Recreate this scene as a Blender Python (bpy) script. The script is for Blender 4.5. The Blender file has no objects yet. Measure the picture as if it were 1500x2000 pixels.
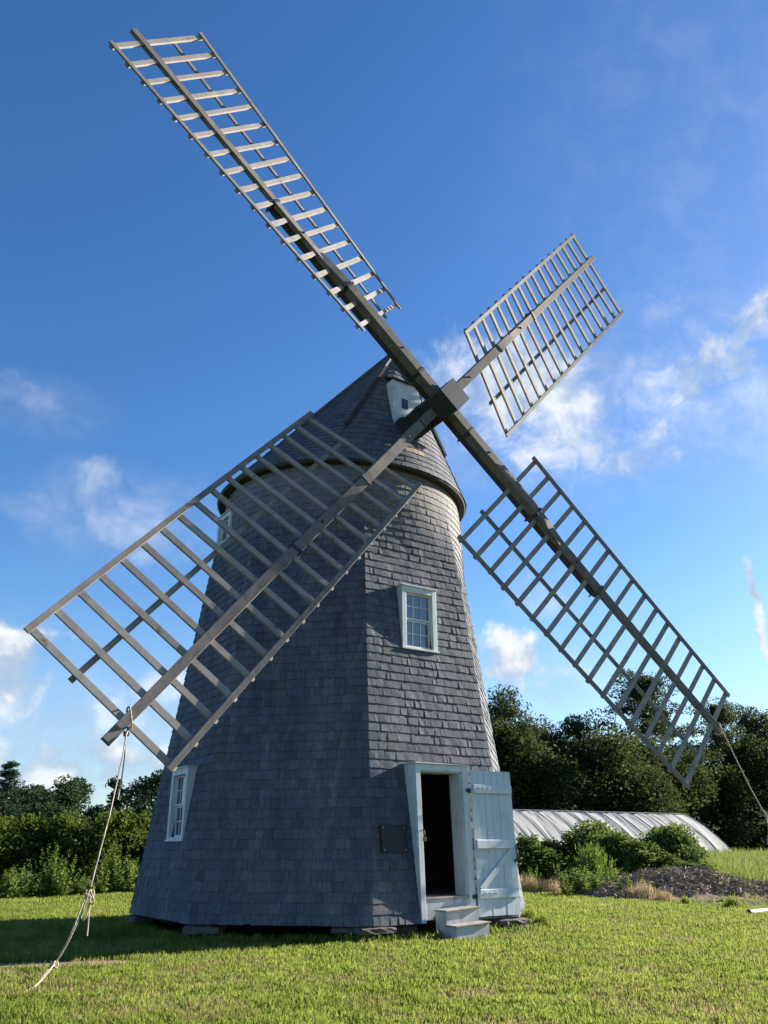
import bpy, bmesh, math, random
import numpy as np
from math import sin, cos, pi, radians, sqrt, atan2
from mathutils import Vector, Matrix
S = bpy.context.scene
COL = S.collection
random.seed(7)

# ------------------------------------------------------------------ camera
CAM = Vector((0, 0, 1.40))
PITCH, ROLL, FPX = 0.3966, -0.0051, 1563.5          # focal length in pixels of the 1500 x 2000 photograph
fw = Vector((0, cos(PITCH), sin(PITCH))); r0 = Vector((1, 0, 0)); u0 = r0.cross(fw)
cr = r0 * cos(ROLL) + u0 * sin(ROLL); cu = -r0 * sin(ROLL) + u0 * cos(ROLL)
cam = bpy.data.cameras.new('camera'); camo = bpy.data.objects.new('camera', cam); COL.objects.link(camo)
camo.matrix_world = Matrix(((cr.x, cu.x, -fw.x, CAM.x), (cr.y, cu.y, -fw.y, CAM.y), (cr.z, cu.z, -fw.z, CAM.z), (0, 0, 0, 1)))
cam.sensor_fit = 'HORIZONTAL'; cam.sensor_width = 36; cam.lens = 36 * FPX / 1500
cam.clip_start = 0.1; cam.clip_end = 3000
S.camera = camo

def ray(x, y):
    v = fw * FPX + cr * (x - 750) - cu * (y - 1000); return v.normalized()
def at(x, y, Y):                                    # the point seen at a photo pixel, at depth Y
    v = ray(x, y); return CAM + v * (Y / v.y)
def onz(x, y, z):
    v = ray(x, y); return CAM + v * ((z - CAM.z) / v.z)

# ------------------------------------------------------------------ sun, sky, exposure
SUN = Vector((0.810, 0.458, 0.367)).normalized()    # towards the sun
SUN_EL = math.asin(SUN.z); SUN_AZ = atan2(SUN.x, SUN.y)
sl = bpy.data.lights.new('sun', 'SUN'); sl.energy = 5.0; sl.angle = radians(0.53); sl.color = (1.0, 0.92, 0.80)
so = bpy.data.objects.new('sun', sl); COL.objects.link(so)
so.rotation_euler = SUN.to_track_quat('Z', 'Y').to_euler(); so.location = (30, 20, 30)
S.view_settings.view_transform = 'Standard'; S.view_settings.look = 'None'
S.view_settings.exposure = 1.88; S.view_settings.gamma = 1.0; S.view_settings.use_curve_mapping = False
S.cycles.max_bounces = 6; S.cycles.transparent_max_bounces = 6; S.cycles.diffuse_bounces = 3

W = bpy.data.worlds.new('World'); S.world = W; W.use_nodes = True
wt = W.node_tree; wt.nodes.clear()
def wn(kind, **kw):
    n = wt.nodes.new(kind)
    for k, v in kw.items(): setattr(n, k, v)
    return n
def wl(a, b): wt.links.new(a, b)
def wmath(op, a, b=None, c=None, clamp=False):
    n = wn('ShaderNodeMath', operation=op, use_clamp=clamp)
    for i, x in enumerate((a, b, c)):
        if x is None: continue
        if isinstance(x, (int, float)): n.inputs[i].default_value = x
        else: wl(x, n.inputs[i])
    return n.outputs[0]
def wvec(op, a, b):
    n = wn('ShaderNodeVectorMath', operation=op)
    for i, x in enumerate((a, b)):
        if isinstance(x, (tuple, list, Vector)): n.inputs[i].default_value = tuple(x)
        else: wl(x, n.inputs[i])
    return n
def wramp(x, lo, hi):
    n = wn('ShaderNodeMapRange', interpolation_type='SMOOTHSTEP'); n.clamp = True
    wl(x, n.inputs[0]); n.inputs[1].default_value = lo; n.inputs[2].default_value = hi
    return n.outputs[0]
sky = wn('ShaderNodeTexSky', sky_type='NISHITA', sun_disc=False, sun_elevation=SUN_EL, sun_rotation=SUN_AZ,
         air_density=1.0, dust_density=0.35, ozone_density=2.6, altitude=50)
SKY = 0.057
hsv = wn('ShaderNodeHueSaturation'); hsv.inputs['Saturation'].default_value = 1.26; hsv.inputs['Hue'].default_value = 0.508; wl(sky.outputs[0], hsv.inputs['Color'])
skyc = wn('ShaderNodeVectorMath', operation='SCALE'); wl(hsv.outputs[0], skyc.inputs[0]); skyc.inputs[3].default_value = SKY
gen = wn('ShaderNodeTexCoord').outputs['Generated']
def wnoise(scale, detail, rough=0.55, dist=0.0, off=(0, 0, 0)):
    m = wvec('ADD', gen, off); n = wn('ShaderNodeTexNoise')
    n.inputs['Scale'].default_value = scale; n.inputs['Detail'].default_value = detail
    n.inputs['Roughness'].default_value = rough; n.inputs['Distortion'].default_value = dist
    wl(m.outputs[0], n.inputs['Vector']); return n
n_big = wnoise(13, 9, 0.60, 0.5).outputs[0]
n_fine = wnoise(20, 11, 0.64, 0.7, (3, 1, 7)).outputs[0]
n_puff = wnoise(19, 9, 0.56, 0.2, (9, 4, 2)).outputs[0]
warp = wvec('SCALE', wvec('SUBTRACT', wnoise(14, 4, 0.6, 0, (5, 5, 1)).outputs[1], (0.5, 0.5, 0.5)).outputs[0], (0, 0, 0))
warp.inputs[3].default_value = 0.07
gw = wvec('ADD', gen, warp.outputs[0]).outputs[0]
cover = None
# cloud: photo pixel of its middle, half sizes in pixels, tilt, density, kind of edge
for (px, py, rx, ry, tilt, dens, nz, lo, hi) in (
        (1030, 790, 215, 130, 28, 0.95, n_fine, 0.19, 0.67), (1190, 870, 150, 75, 10, 0.8, n_fine, 0.20, 0.69), (930, 720, 80, 60, 0, 0.7, n_fine, 0.26, 0.69),
        (1430, 690, 150, 70, -28, 1.0, n_fine, 0.26, 0.65), (1310, 720, 70, 45, 0, 0.75, n_fine, 0.28, 0.69), (1240, 640, 170, 90, 0, 0.28, n_fine, 0.26, 0.77),
        (1000, 1285, 78, 58, 0, 1.0, n_puff, 0.22, 0.53), (1085, 1345, 70, 45, 10, 0.5, n_puff, 0.22, 0.61),
        (1070, 1150, 80, 60, 0, 0.4, n_fine, 0.26, 0.69), (200, 960, 90, 75, 30, 0.46, n_big, 0.24, 0.63), (270, 1040, 130, 65, 15, 0.42, n_big, 0.22, 0.65),
        (70, 785, 85, 34, 18, 0.24, n_big, 0.26, 0.69), (25, 750, 50, 35, 0, 0.2, n_big, 0.26, 0.69), (70, 990, 80, 45, 0, 0.2, n_big, 0.22, 0.69),
        (10, 1290, 95, 90, 0, 1.0, n_puff, 0.18, 0.49), (20, 1370, 60, 50, 0, 0.7, n_puff, 0.20, 0.57), (190, 1420, 230, 60, -4, 0.6, n_puff, 0.22, 0.63),
        (180, 1495, 130, 42, 0, 1.0, n_puff, 0.20, 0.53), (290, 1500, 90, 45, 0, 0.9, n_puff, 0.20, 0.55), (330, 1370, 110, 50, 0, 0.55, n_puff, 0.22, 0.63),
        (60, 1500, 130, 45, 0, 0.85, n_puff, 0.20, 0.55)):
    c = ray(px, py); rt_ = Vector((0, 0, 1)).cross(c).normalized() * -1; up_ = rt_.cross(c)
    t = radians(tilt); ex = rt_ * cos(t) - up_ * sin(t); ey = rt_ * sin(t) + up_ * cos(t)
    d_ = wvec('SUBTRACT', gw, c).outputs[0]
    x = wvec('DOT_PRODUCT', d_, ex * (1400 / rx)).outputs['Value']; y = wvec('DOT_PRODUCT', d_, ey * (1400 / ry)).outputs['Value']
    rr = wmath('SQRT', wmath('ADD', wmath('MULTIPLY', x, x), wmath('MULTIPLY', y, y)))
    fall = wmath('SUBTRACT', 1.0, wramp(rr, 0.30, 1.40))
    th = wmath('ADD', nz, wmath('MULTIPLY', wmath('SUBTRACT', fall, 1.0), 0.42))
    m = wmath('MULTIPLY', wmath('MULTIPLY', wramp(th, lo, hi), wramp(fall, 0.0, 0.35)), dens)
    cover = m if cover is None else wmath('MAXIMUM', cover, m)
# the thin vapour trail low on the right
c = ray(1480, 1195); rt_ = Vector((0, 0, 1)).cross(c).normalized() * -1; up_ = rt_.cross(c)
w2 = wvec('SCALE', wvec('SUBTRACT', wnoise(26, 3, 0.6, 0, (2, 8, 1)).outputs[1], (0.5, 0.5, 0.5)).outputs[0], (0, 0, 0)); w2.inputs[3].default_value = 0.022
d_ = wvec('SUBTRACT', wvec('ADD', gen, w2.outputs[0]).outputs[0], c).outputs[0]
x = wmath('ABSOLUTE', wvec('DOT_PRODUCT', d_, rt_ * 1400 + up_ * 60).outputs['Value'])
y = wvec('DOT_PRODUCT', d_, up_ * 1400).outputs['Value']
trail = wmath('MULTIPLY', wmath('SUBTRACT', 1.0, wramp(x, 1, 8)), wmath('SUBTRACT', 1.0, wramp(wmath('ABSOLUTE', wmath('ADD', y, 30)), 90, 125)))
trail = wmath('MULTIPLY', trail, wramp(n_fine, 0.22, 0.5))
cover = wmath('MAXIMUM', cover, wmath('MULTIPLY', trail, 1.0))
for (px, py, rx, ry, dens) in ((1110, 800, 330, 190, 0.62), (1430, 760, 260, 200, 0.50), (1450, 250, 420, 420, 0.10), (130, 1440, 330, 130, 0.55), (230, 1010, 220, 110, 0.30), (60, 790, 150, 60, 0.20), (1080, 1320, 150, 90, 0.35)):
    c = ray(px, py); rt_ = Vector((0, 0, 1)).cross(c).normalized() * -1; up_ = rt_.cross(c); d_ = wvec('SUBTRACT', gw, c).outputs[0]
    x = wvec('DOT_PRODUCT', d_, rt_ * (1400 / rx)).outputs['Value']; y = wvec('DOT_PRODUCT', d_, up_ * (1400 / ry)).outputs['Value']
    fall = wmath('SUBTRACT', 1.0, wramp(wmath('SQRT', wmath('ADD', wmath('MULTIPLY', x, x), wmath('MULTIPLY', y, y))), 0.1, 1.1))
    cover = wmath('MAXIMUM', cover, wmath('MULTIPLY', wmath('MULTIPLY', wramp(n_fine, 0.22, 0.74), fall), dens))
# low air whitens towards the horizon
sep = wn('ShaderNodeSeparateXYZ'); wl(gen, sep.inputs[0])
low = wmath('MULTIPLY', wmath('SUBTRACT', 1.0, wramp(sep.outputs[2], -0.02, 0.32)), 0.50)
mixh = wn('ShaderNodeMix', data_type='RGBA'); wl(low, mixh.inputs[0]); wl(skyc.outputs[0], mixh.inputs[6]); mixh.inputs[7].default_value = (0.112, 0.172, 0.262, 1)
shade = wn('ShaderNodeMix', data_type='RGBA'); wl(wramp(n_puff, 0.38, 0.66), shade.inputs[0])
shade.inputs[6].default_value = (0.130, 0.162, 0.205, 1); shade.inputs[7].default_value = (0.275, 0.285, 0.295, 1)
mixc = wn('ShaderNodeMix', data_type='RGBA'); wl(cover, mixc.inputs[0]); wl(mixh.outputs[2], mixc.inputs[6]); wl(shade.outputs[2], mixc.inputs[7])
bg = wn('ShaderNodeBackground'); wl(mixc.outputs[2], bg.inputs[0]); bg.inputs[1].default_value = 1.0
wo = wn('ShaderNodeOutputWorld'); wl(bg.outputs[0], wo.inputs[0])

# ------------------------------------------------------------------ materials
class NT:
    def __init__(s, name):
        s.m = bpy.data.materials.new(name); s.m.use_nodes = True; s.t = s.m.node_tree
        s.b = s.t.nodes['Principled BSDF']; s.out = s.t.nodes['Material Output']
    def n(s, kind, **kw):
        n = s.t.nodes.new(kind)
        for k, v in kw.items(): setattr(n, k, v)
        return n
    def l(s, a, b): s.t.links.new(a, b)
    def noise(s, scale, detail=4, rough=0.55, stretch=None, vec=None, dist=0):
        n = s.n('ShaderNodeTexNoise'); n.inputs['Scale'].default_value = scale; n.inputs['Detail'].default_value = detail
        n.inputs['Roughness'].default_value = rough; n.inputs['Distortion'].default_value = dist
        v = vec or s.n('ShaderNodeTexCoord').outputs['Object']
        if stretch:
            mp = s.n('ShaderNodeMapping'); mp.inputs['Scale'].default_value = stretch; s.l(v, mp.inputs[0]); v = mp.outputs[0]
        s.l(v, n.inputs['Vector']); return n.outputs[0]
    def ramp(s, fac, stops):
        r = s.n('ShaderNodeValToRGB'); e = r.color_ramp.elements
        while len(e) < len(stops): e.new(0.5)
        for el, (p, c) in zip(e, stops): el.position = p; el.color = (*c, 1)
        s.l(fac, r.inputs[0]); return r.outputs[0]
    def mix(s, fac, a, b, mode='MIX'):
        m = s.n('ShaderNodeMix', data_type='RGBA', blend_type=mode)
        for i, x in ((0, fac), (6, a), (7, b)):
            if isinstance(x, (int, float)): m.inputs[i].default_value = x
            elif isinstance(x, tuple): m.inputs[i].default_value = (*x, 1)
            else: s.l(x, m.inputs[i])
        return m.outputs[2]
    def math(s, op, a, b, clamp=False):
        m = s.n('ShaderNodeMath', operation=op, use_clamp=clamp)
        for i, x in enumerate((a, b)):
            if isinstance(x, (int, float)): m.inputs[i].default_value = x
            else: s.l(x, m.inputs[i])
        return m.outputs[0]
    def attr(s, name): return s.n('ShaderNodeAttribute', attribute_name=name)
    def bump(s, h, strength=0.3, dist=0.01):
        b = s.n('ShaderNodeBump'); b.inputs['Strength'].default_value = strength; b.inputs['Distance'].default_value = dist
        s.l(h, b.inputs['Height']); s.l(b.outputs[0], s.b.inputs['Normal'])
    def fin(s, col, rough=0.8, spec=0.3):
        if isinstance(col, tuple): s.b.inputs['Base Color'].default_value = (*col, 1)
        else: s.l(col, s.b.inputs['Base Color'])
        if isinstance(rough, (int, float)): s.b.inputs['Roughness'].default_value = rough
        else: s.l(rough, s.b.inputs['Roughness'])
        s.b.inputs['Specular IOR Level'].default_value = spec
        return s.m
def mat_shingle():
    t = NT('weathered_cedar_shingle'); tone = t.attr('tone').outputs['Fac']
    gr = t.noise(9, 5, 0.65, (7, 7, 0.55)); bl = t.noise(1.0, 6, 0.65, (1.6, 1.6, 0.35)); fine = t.noise(60, 3, 0.6, (3, 3, 0.12))
    c = t.ramp(gr, ((0.28, (0.056, 0.064, 0.077)), (0.52, (0.114, 0.122, 0.136)), (0.78, (0.232, 0.234, 0.238))))
    c = t.mix(t.ramp(bl, ((0.40, (0, 0, 0)), (0.66, (0.75,) * 3))), c, (0.052, 0.064, 0.092))
    v = t.math('ADD', t.math('MULTIPLY', tone, 0.46), 0.74)
    cc = t.n('ShaderNodeCombineColor'); [t.l(v, cc.inputs[i]) for i in range(3)]
    c = t.mix(1.0, c, cc.outputs[0], 'MULTIPLY')
    z = t.n('ShaderNodeSeparateXYZ'); t.l(t.n('ShaderNodeTexCoord').outputs['Object'], z.inputs[0])
    mr = t.n('ShaderNodeMapRange'); mr.inputs[1].default_value = 7.2; mr.inputs[2].default_value = 8.5
    t.l(t.math('ADD', z.outputs[2], t.math('MULTIPLY', t.math('SUBTRACT', gr, 0.5), 1.6)), mr.inputs[0])
    under = t.math('MULTIPLY', mr.outputs[0], t.attr('body').outputs['Fac'])
    c = t.mix(t.math('MULTIPLY', under, 0.45), c, (0.28, 0.25, 0.215))    # less weathered wood sheltered by the cap
    new = t.attr('fresh').outputs['Fac']; c = t.mix(t.math('MULTIPLY', new, 0.7), c, (0.36, 0.26, 0.165))
    t.bump(t.math('ADD', gr, t.math('MULTIPLY', fine, 0.6)), 0.55, 0.006)
    return t.fin(c, 0.85, 0.25)
def mat_wood(name, a, b, c3, stretch, rough=0.8, knots=True):
    t = NT(name); g = t.noise(6, 6, 0.6, stretch, dist=0.6); l = t.noise(2.0, 4)
    c = t.ramp(g, ((0.28, a), (0.52, b), (0.78, c3)))
    c = t.mix(t.math('MULTIPLY', l, 0.5), c, a)
    if knots:
        k = t.noise(5.5, 2, 0.5); c = t.mix(t.ramp(k, ((0.66, (0, 0, 0)), (0.74, (0.6, 0.6, 0.6)))), c, (0.05, 0.042, 0.036))
    t.bump(g, 0.35, 0.006); return t.fin(c, rough, 0.3)
def mat_paint(name, col, dirt=(0.30, 0.27, 0.22), amount=0.5, lo=0.55, stretch=(1, 1, 0.35)):
    t = NT(name); n = t.noise(5, 7, 0.65, stretch); f = t.noise(34, 4, 0.6, (1, 1, 0.25))
    k = t.ramp(n, ((lo, (0, 0, 0)), (lo + 0.22, (amount,) * 3)))
    c = t.mix(k, col, dirt); c = t.mix(t.math('MULTIPLY', f, 0.25), c, tuple(x * 0.72 for x in col))
    t.bump(t.math('ADD', f, n), 0.25, 0.004); return t.fin(c, 0.55, 0.35)
def mat_plain(name, col, rough=0.6, spec=0.4, metal=0.0, nscale=8, var=0.35, bump=0.2):
    t = NT(name); n = t.noise(nscale, 5, 0.6)
    c = t.mix(n, tuple(x * (1 - var) for x in col), tuple(min(1, x * (1 + var)) for x in col))
    t.b.inputs['Metallic'].default_value = metal
    if bump: t.bump(n, bump, 0.01)
    return t.fin(c, rough, spec)
def mat_leaf(name, dark, mid, light, trans=0.35, rough=0.5):
    t = NT(name); tone = t.attr('tone').outputs['Fac']
    c = t.ramp(tone, ((0.0, dark), (0.5, mid), (1.0, light)))
    t.fin(c, rough + 0.2, 0.03)
    tr = t.n('ShaderNodeBsdfTranslucent'); t.l(t.mix(0.35, c, tuple(min(1, x * 2.2) for x in light)), tr.inputs[0])
    ms = t.n('ShaderNodeMixShader'); ms.inputs[0].default_value = trans
    t.l(t.b.outputs[0], ms.inputs[1]); t.l(tr.outputs[0], ms.inputs[2]); t.l(ms.outputs[0], t.out.inputs[0])
    return t.m
def mat_glass():
    t = NT('window_glass'); n = t.noise(3, 2); t.bump(n, 0.06, 0.02)
    t.b.inputs['IOR'].default_value = 1.9
    return t.fin((0.035, 0.05, 0.075), 0.04, 0.75)
M_SH = mat_shingle()
M_SAIL = mat_wood('weathered_sail_timber', (0.10, 0.088, 0.08), (0.155, 0.137, 0.125), (0.225, 0.20, 0.182), (.5, .5, .5))
M_BAR = mat_wood('sail_bar_wood', (0.205, 0.182, 0.166), (0.28, 0.252, 0.23), (0.36, 0.33, 0.305), (.5, .5, .5))
M_RAIL = mat_wood('sail_rail_wood', (0.13, 0.115, 0.105), (0.195, 0.173, 0.158), (0.265, 0.238, 0.22), (.5, .5, .5))
M_STOCK = mat_wood('stock_timber', (0.026, 0.025, 0.024), (0.042, 0.040, 0.037), (0.068, 0.063, 0.058), (.5, .5, .5))
M_WHITE = mat_paint('white_trim_paint', (0.60, 0.635, 0.64), (0.25, 0.22, 0.18), amount=0.6, lo=0.50)
M_DOOR = mat_paint('white_door_paint', (0.54, 0.60, 0.625), (0.30, 0.29, 0.26), amount=0.45, lo=0.52)
M_STEP = mat_paint('scuffed_white_paint', (0.45, 0.47, 0.48), (0.17, 0.12, 0.08), 0.85, 0.50, (1, 1, 1))
M_TREAD = mat_wood('worn_tread_wood', (0.18, 0.15, 0.12), (0.34, 0.31, 0.27), (0.48, 0.46, 0.42), (1, 1, 1))
M_IRON = mat_plain('dark_iron', (0.035, 0.036, 0.04), 0.55, 0.5, 0.3)
M_DARKW = mat_wood('old_interior_wood', (0.13, 0.095, 0.07), (0.24, 0.18, 0.13), (0.36, 0.28, 0.20), (1, 1, 0.3))
M_SOFFIT = mat_wood('dark_rim_boards', (0.03, 0.027, 0.025), (0.058, 0.050, 0.044), (0.09, 0.076, 0.066), (1, 1, 1))  # dark brown wood of the rim and rake boards
M_FLOOR = mat_wood('threshold_boards', (0.22, 0.17, 0.13), (0.42, 0.35, 0.28), (0.55, 0.47, 0.38), (0.5, 3, 1))
M_GLASS = mat_glass()
M_STONE = mat_plain('field_stone', (0.095, 0.086, 0.074), 0.9, 0.2, nscale=6, var=0.5, bump=0.9)
M_BRONZE = mat_plain('dark_bronze', (0.013, 0.016, 0.016), 0.5, 0.5, 0.35, nscale=30, var=0.4, bump=0.5)
M_SHEET = mat_plain('greenhouse_film', (0.50, 0.50, 0.49), 0.75, 0.15, nscale=2.5, var=0.10, bump=0.25)
_t = M_SHEET.node_tree; _tr = _t.nodes.new('ShaderNodeBsdfTranslucent'); _tr.inputs[0].default_value = (0.62, 0.62, 0.60, 1)
_ms = _t.nodes.new('ShaderNodeMixShader'); _ms.inputs[0].default_value = 0.45
_t.links.new(_t.nodes['Principled BSDF'].outputs[0], _ms.inputs[1]); _t.links.new(_tr.outputs[0], _ms.inputs[2]); _t.links.new(_ms.outputs[0], _t.nodes['Material Output'].inputs[0])
M_PIPE = mat_plain('white_plastic_pipe', (0.8, 0.8, 0.78), 0.4, 0.5, var=0.08)
M_RED = mat_plain('red_enamel', (0.35, 0.02, 0.02), 0.3, 0.5, var=0.1)
M_GREY = mat_plain('grey_metal', (0.32, 0.33, 0.34), 0.45, 0.5, 0.6)
def mat_rope():
    t = NT('hemp_rope'); w = t.n('ShaderNodeTexWave'); w.inputs['Scale'].default_value = 22; w.inputs['Distortion'].default_value = 1.0
    t.l(t.n('ShaderNodeTexCoord').outputs['Object'], w.inputs[0])
    c = t.mix(w.outputs['Fac'], (0.26, 0.22, 0.165), (0.44, 0.39, 0.31)); t.bump(w.outputs['Fac'], 0.4, 0.004); return t.fin(c, 0.85, 0.2)
M_ROPE = mat_rope()
M_BARK = mat_wood('tree_bark', (0.035, 0.028, 0.022), (0.075, 0.062, 0.05), (0.13, 0.11, 0.09), (1, 1, 0.3), knots=False)
M_L_TREE = mat_leaf('locust_leaves', (0.014, 0.024, 0.009), (0.032, 0.049, 0.015), (0.066, 0.084, 0.024), 0.28)
M_L_FAR = mat_leaf('oak_leaves', (0.014, 0.030, 0.014), (0.030, 0.056, 0.024), (0.052, 0.086, 0.032), 0.22)
M_L_PINE = mat_leaf('pine_needles', (0.012, 0.028, 0.016), (0.022, 0.046, 0.026), (0.040, 0.070, 0.034), 0.1)
M_L_HEDGE = mat_leaf('bramble_leaves', (0.018, 0.034, 0.009), (0.048, 0.076, 0.014), (0.118, 0.15, 0.025), 0.32, 0.55)
M_L_BUSH = mat_leaf('bush_leaves', (0.026, 0.048, 0.012), (0.066, 0.105, 0.022), (0.13, 0.175, 0.04), 0.32, 0.55)
M_L_SOFT = mat_leaf('feathery_leaves', (0.045, 0.085, 0.016), (0.10, 0.16, 0.028), (0.16, 0.23, 0.04), 0.35)
M_L_WEED = mat_leaf('weed_leaves', (0.036, 0.066, 0.014), (0.082, 0.13, 0.028), (0.165, 0.22, 0.05), 0.35)
M_L_TAN = mat_leaf('dry_grass', (0.14, 0.11, 0.05), (0.28, 0.22, 0.11), (0.42, 0.33, 0.18), 0.3, 0.7)
M_GRASS = mat_leaf('grass_blades', (0.032, 0.056, 0.011), (0.106, 0.150, 0.024), (0.245, 0.285, 0.058), 0.40, 0.5)
M_FIELD = mat_leaf('field_grass_blades', (0.045, 0.08, 0.014), (0.10, 0.15, 0.028), (0.20, 0.22, 0.06), 0.35, 0.55)
M_CHIP = mat_leaf('wood_chip', (0.13, 0.10, 0.074), (0.28, 0.225, 0.17), (0.62, 0.53, 0.42), 0.0, 0.8)
M_MULCH = mat_plain('mulch_soil', (0.15, 0.115, 0.085), 0.95, 0.1, nscale=14, var=0.6, bump=1.0)
def mat_ground():
    t = NT('lawn_soil'); a = t.noise(0.35, 6, 0.6); b = t.noise(3.2, 6, 0.65); f = t.noise(24, 5, 0.7)
    c = t.mix(b, (0.045, 0.075, 0.014), (0.085, 0.12, 0.024)); c = t.mix(t.ramp(a, ((0.52, (0, 0, 0)), (0.70, (0.7,) * 3))), c, (0.14, 0.125, 0.055))
    c = t.mix(t.math('MULTIPLY', f, 0.5), c, (0.03, 0.035, 0.012))
    bare = t.attr('bare').outputs['Fac']
    c = t.mix(bare, c, t.mix(f, (0.15, 0.115, 0.07), (0.27, 0.21, 0.135)))
    t.bump(f, 0.6, 0.02); return t.fin(c, 0.95, 0.1)
M_GROUND = mat_ground()

# ------------------------------------------------------------------ helpers
def tag(o, label=None, cat=None, group=None, kind=None):
    for k, v in (('label', label), ('category', cat), ('group', group), ('kind', kind)):
        if v: o[k] = v
    return o
def thing(name, loc, label, cat, group=None):
    o = bpy.data.objects.new(name, None); COL.objects.link(o); o.location = loc; o.empty_display_size = 0.2
    return tag(o, label, cat, group)
def wloc(o):
    v = Vector((0, 0, 0))
    while o is not None: v = v + o.location; o = o.parent
    return v
class MB:                                            # collects verts (world coordinates) and faces of ONE mesh
    def __init__(s): s.v = []; s.f = []; s.tone = []; s.x = []
    def add(s, vs, fs, tone=0.5, x=0.0):
        o = len(s.v); s.v += [tuple(p) for p in vs]; s.f += [tuple(o + i for i in f) for f in fs]
        s.tone += [tone] * len(vs); s.x += [x] * len(vs)
    def hexa(s, p, **k):                             # 8 points: bottom 0-3 (ring), top 4-7
        s.add(p, ((0, 3, 2, 1), (4, 5, 6, 7), (0, 1, 5, 4), (1, 2, 6, 5), (2, 3, 7, 6), (3, 0, 4, 7)), **k)
    def box(s, c, X, Y, Z, hx, hy, hz):              # oriented box, half sizes
        c = Vector(c); X = X.normalized() * hx; Y = Y.normalized() * hy; Z = Z.normalized() * hz
        s.hexa([c - X - Y - Z, c + X - Y - Z, c + X + Y - Z, c - X + Y - Z, c - X - Y + Z, c + X - Y + Z, c + X + Y + Z, c - X + Y + Z])
    def loft(s, rings, caps=True, closed=True, **k):
        n = len(rings[0]); vs = [p for r in rings for p in r]; fs = []
        for i in range(len(rings) - 1):
            for j in range(n if closed else n - 1):
                fs.append((i * n + j, i * n + (j + 1) % n, (i + 1) * n + (j + 1) % n, (i + 1) * n + j))
        if caps: fs.append(tuple(range(n - 1, -1, -1))); fs.append(tuple((len(rings) - 1) * n + j for j in range(n)))
        s.add(vs, fs, **k)
    def tube(s, path, rad, n=8, caps=True):
        path = [Vector(p) for p in path]; rings = []
        if isinstance(rad, (int, float)): rad = [rad] * len(path)
        T = (path[1] - path[0]).normalized(); a = T.orthogonal().normalized()
        for i, p in enumerate(path):
            T = (path[min(i + 1, len(path) - 1)] - path[max(i - 1, 0)]).normalized()
            a = (a - T * a.dot(T)).normalized(); b = T.cross(a)
            rings.append([p + (a * cos(2 * pi * j / n) + b * sin(2 * pi * j / n)) * rad[i] for j in range(n)])
        s.loft(rings, caps)
    def build(s, name, mat, parent=None, bevel=0, smooth=False, attrs=None):
        me = bpy.data.meshes.new(name); off = wloc(parent) if parent else Vector((0, 0, 0))
        me.from_pydata([(p[0] - off.x, p[1] - off.y, p[2] - off.z) for p in s.v], [], s.f)
        bm = bmesh.new(); bm.from_mesh(me); bmesh.ops.recalc_face_normals(bm, faces=bm.faces); bm.to_mesh(me); bm.free()
        if attrs:
            for nm, val in attrs.items():
                a = me.attributes.new(nm, 'FLOAT', 'POINT'); a.data.foreach_set('value', np.asarray(val, dtype=np.float32))
        me.materials.append(mat)
        if smooth: me.polygons.foreach_set('use_smooth', [True] * len(me.polygons))
        o = bpy.data.objects.new(name, me); COL.objects.link(o)
        if parent: o.parent = parent
        if bevel:
            md = o.modifiers.new('edge', 'BEVEL'); md.width = bevel; md.segments = 2; md.limit_method = 'ANGLE'; md.angle_limit = radians(35)
        return o
def npmesh(name, co, quads, mat, parent=None, tone=None, tris=None):
    """fast mesh from numpy: co (N,3) local coordinates, quads (Q,4), tris (T,3)"""
    me = bpy.data.meshes.new(name); me.vertices.add(len(co)); me.vertices.foreach_set('co', co.astype(np.float32).ravel())
    q = np.asarray(quads, dtype=np.int32).reshape(-1, 4); t = np.zeros((0, 3), np.int32) if tris is None else np.asarray(tris, dtype=np.int32)
    me.loops.add(q.size + t.size); me.loops.foreach_set('vertex_index', np.concatenate([q.ravel(), t.ravel()]))
    me.polygons.add(len(q) + len(t))
    st = np.concatenate([np.arange(len(q)) * 4, q.size + np.arange(len(t)) * 3]).astype(np.int32)
    me.polygons.foreach_set('loop_start', st)
    me.update(calc_edges=True)
    if tone is not None:
        a = me.attributes.new('tone', 'FLOAT', 'POINT'); a.data.foreach_set('value', tone.astype(np.float32))
    me.materials.append(mat); o = bpy.data.objects.new(name, me); COL.objects.link(o)
    if parent: o.parent = parent
    return o
def smooth(a, b, x):
    t = min(1, max(0, (x - a) / (b - a))); return t * t * (3 - 2 * t)
RNG = np.random.default_rng(11)

# ------------------------------------------------------------------ ground
def terrain(x, y):
    t = np.clip((np.asarray(y, float) - 24) / 40, 0, 1); r = t * t * (3 - 2 * t) * 0.80
    left = np.clip((np.asarray(x, float) + 2) / 8, 0, 1)
    return 0.05 + r * left + 0.025 * np.sin(np.asarray(x) * 0.7 + 1) * np.sin(np.asarray(y) * 0.5)
def bare_at(x, y):                                    # worn strip of bare soil near the left edge
    cx = -4.2 + 0 * x; yl = 11.35 + 0.22 * (x + 4.6)
    f = np.exp(-((y - yl) / 0.34) ** 2) * np.clip((-2.9 - x) / 0.6, 0, 1)
    return np.clip(f * 1.3, 0, 1)
xs = np.unique(np.concatenate([-np.geomspace(14, 900, 26)[::-1], np.linspace(-14, 14, 113), np.geomspace(14, 900, 26)]))
ys = np.unique(np.concatenate([-np.geomspace(1, 300, 18)[::-1] + 1, np.linspace(1, 34, 133), np.geomspace(34, 1500, 34)]))
gx, gy = np.meshgrid(xs, ys); gz = terrain(gx, gy)
nx, ny = len(xs), len(ys); ii = (np.arange(ny - 1)[:, None] * nx + np.arange(nx - 1)[None, :]).ravel()
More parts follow.
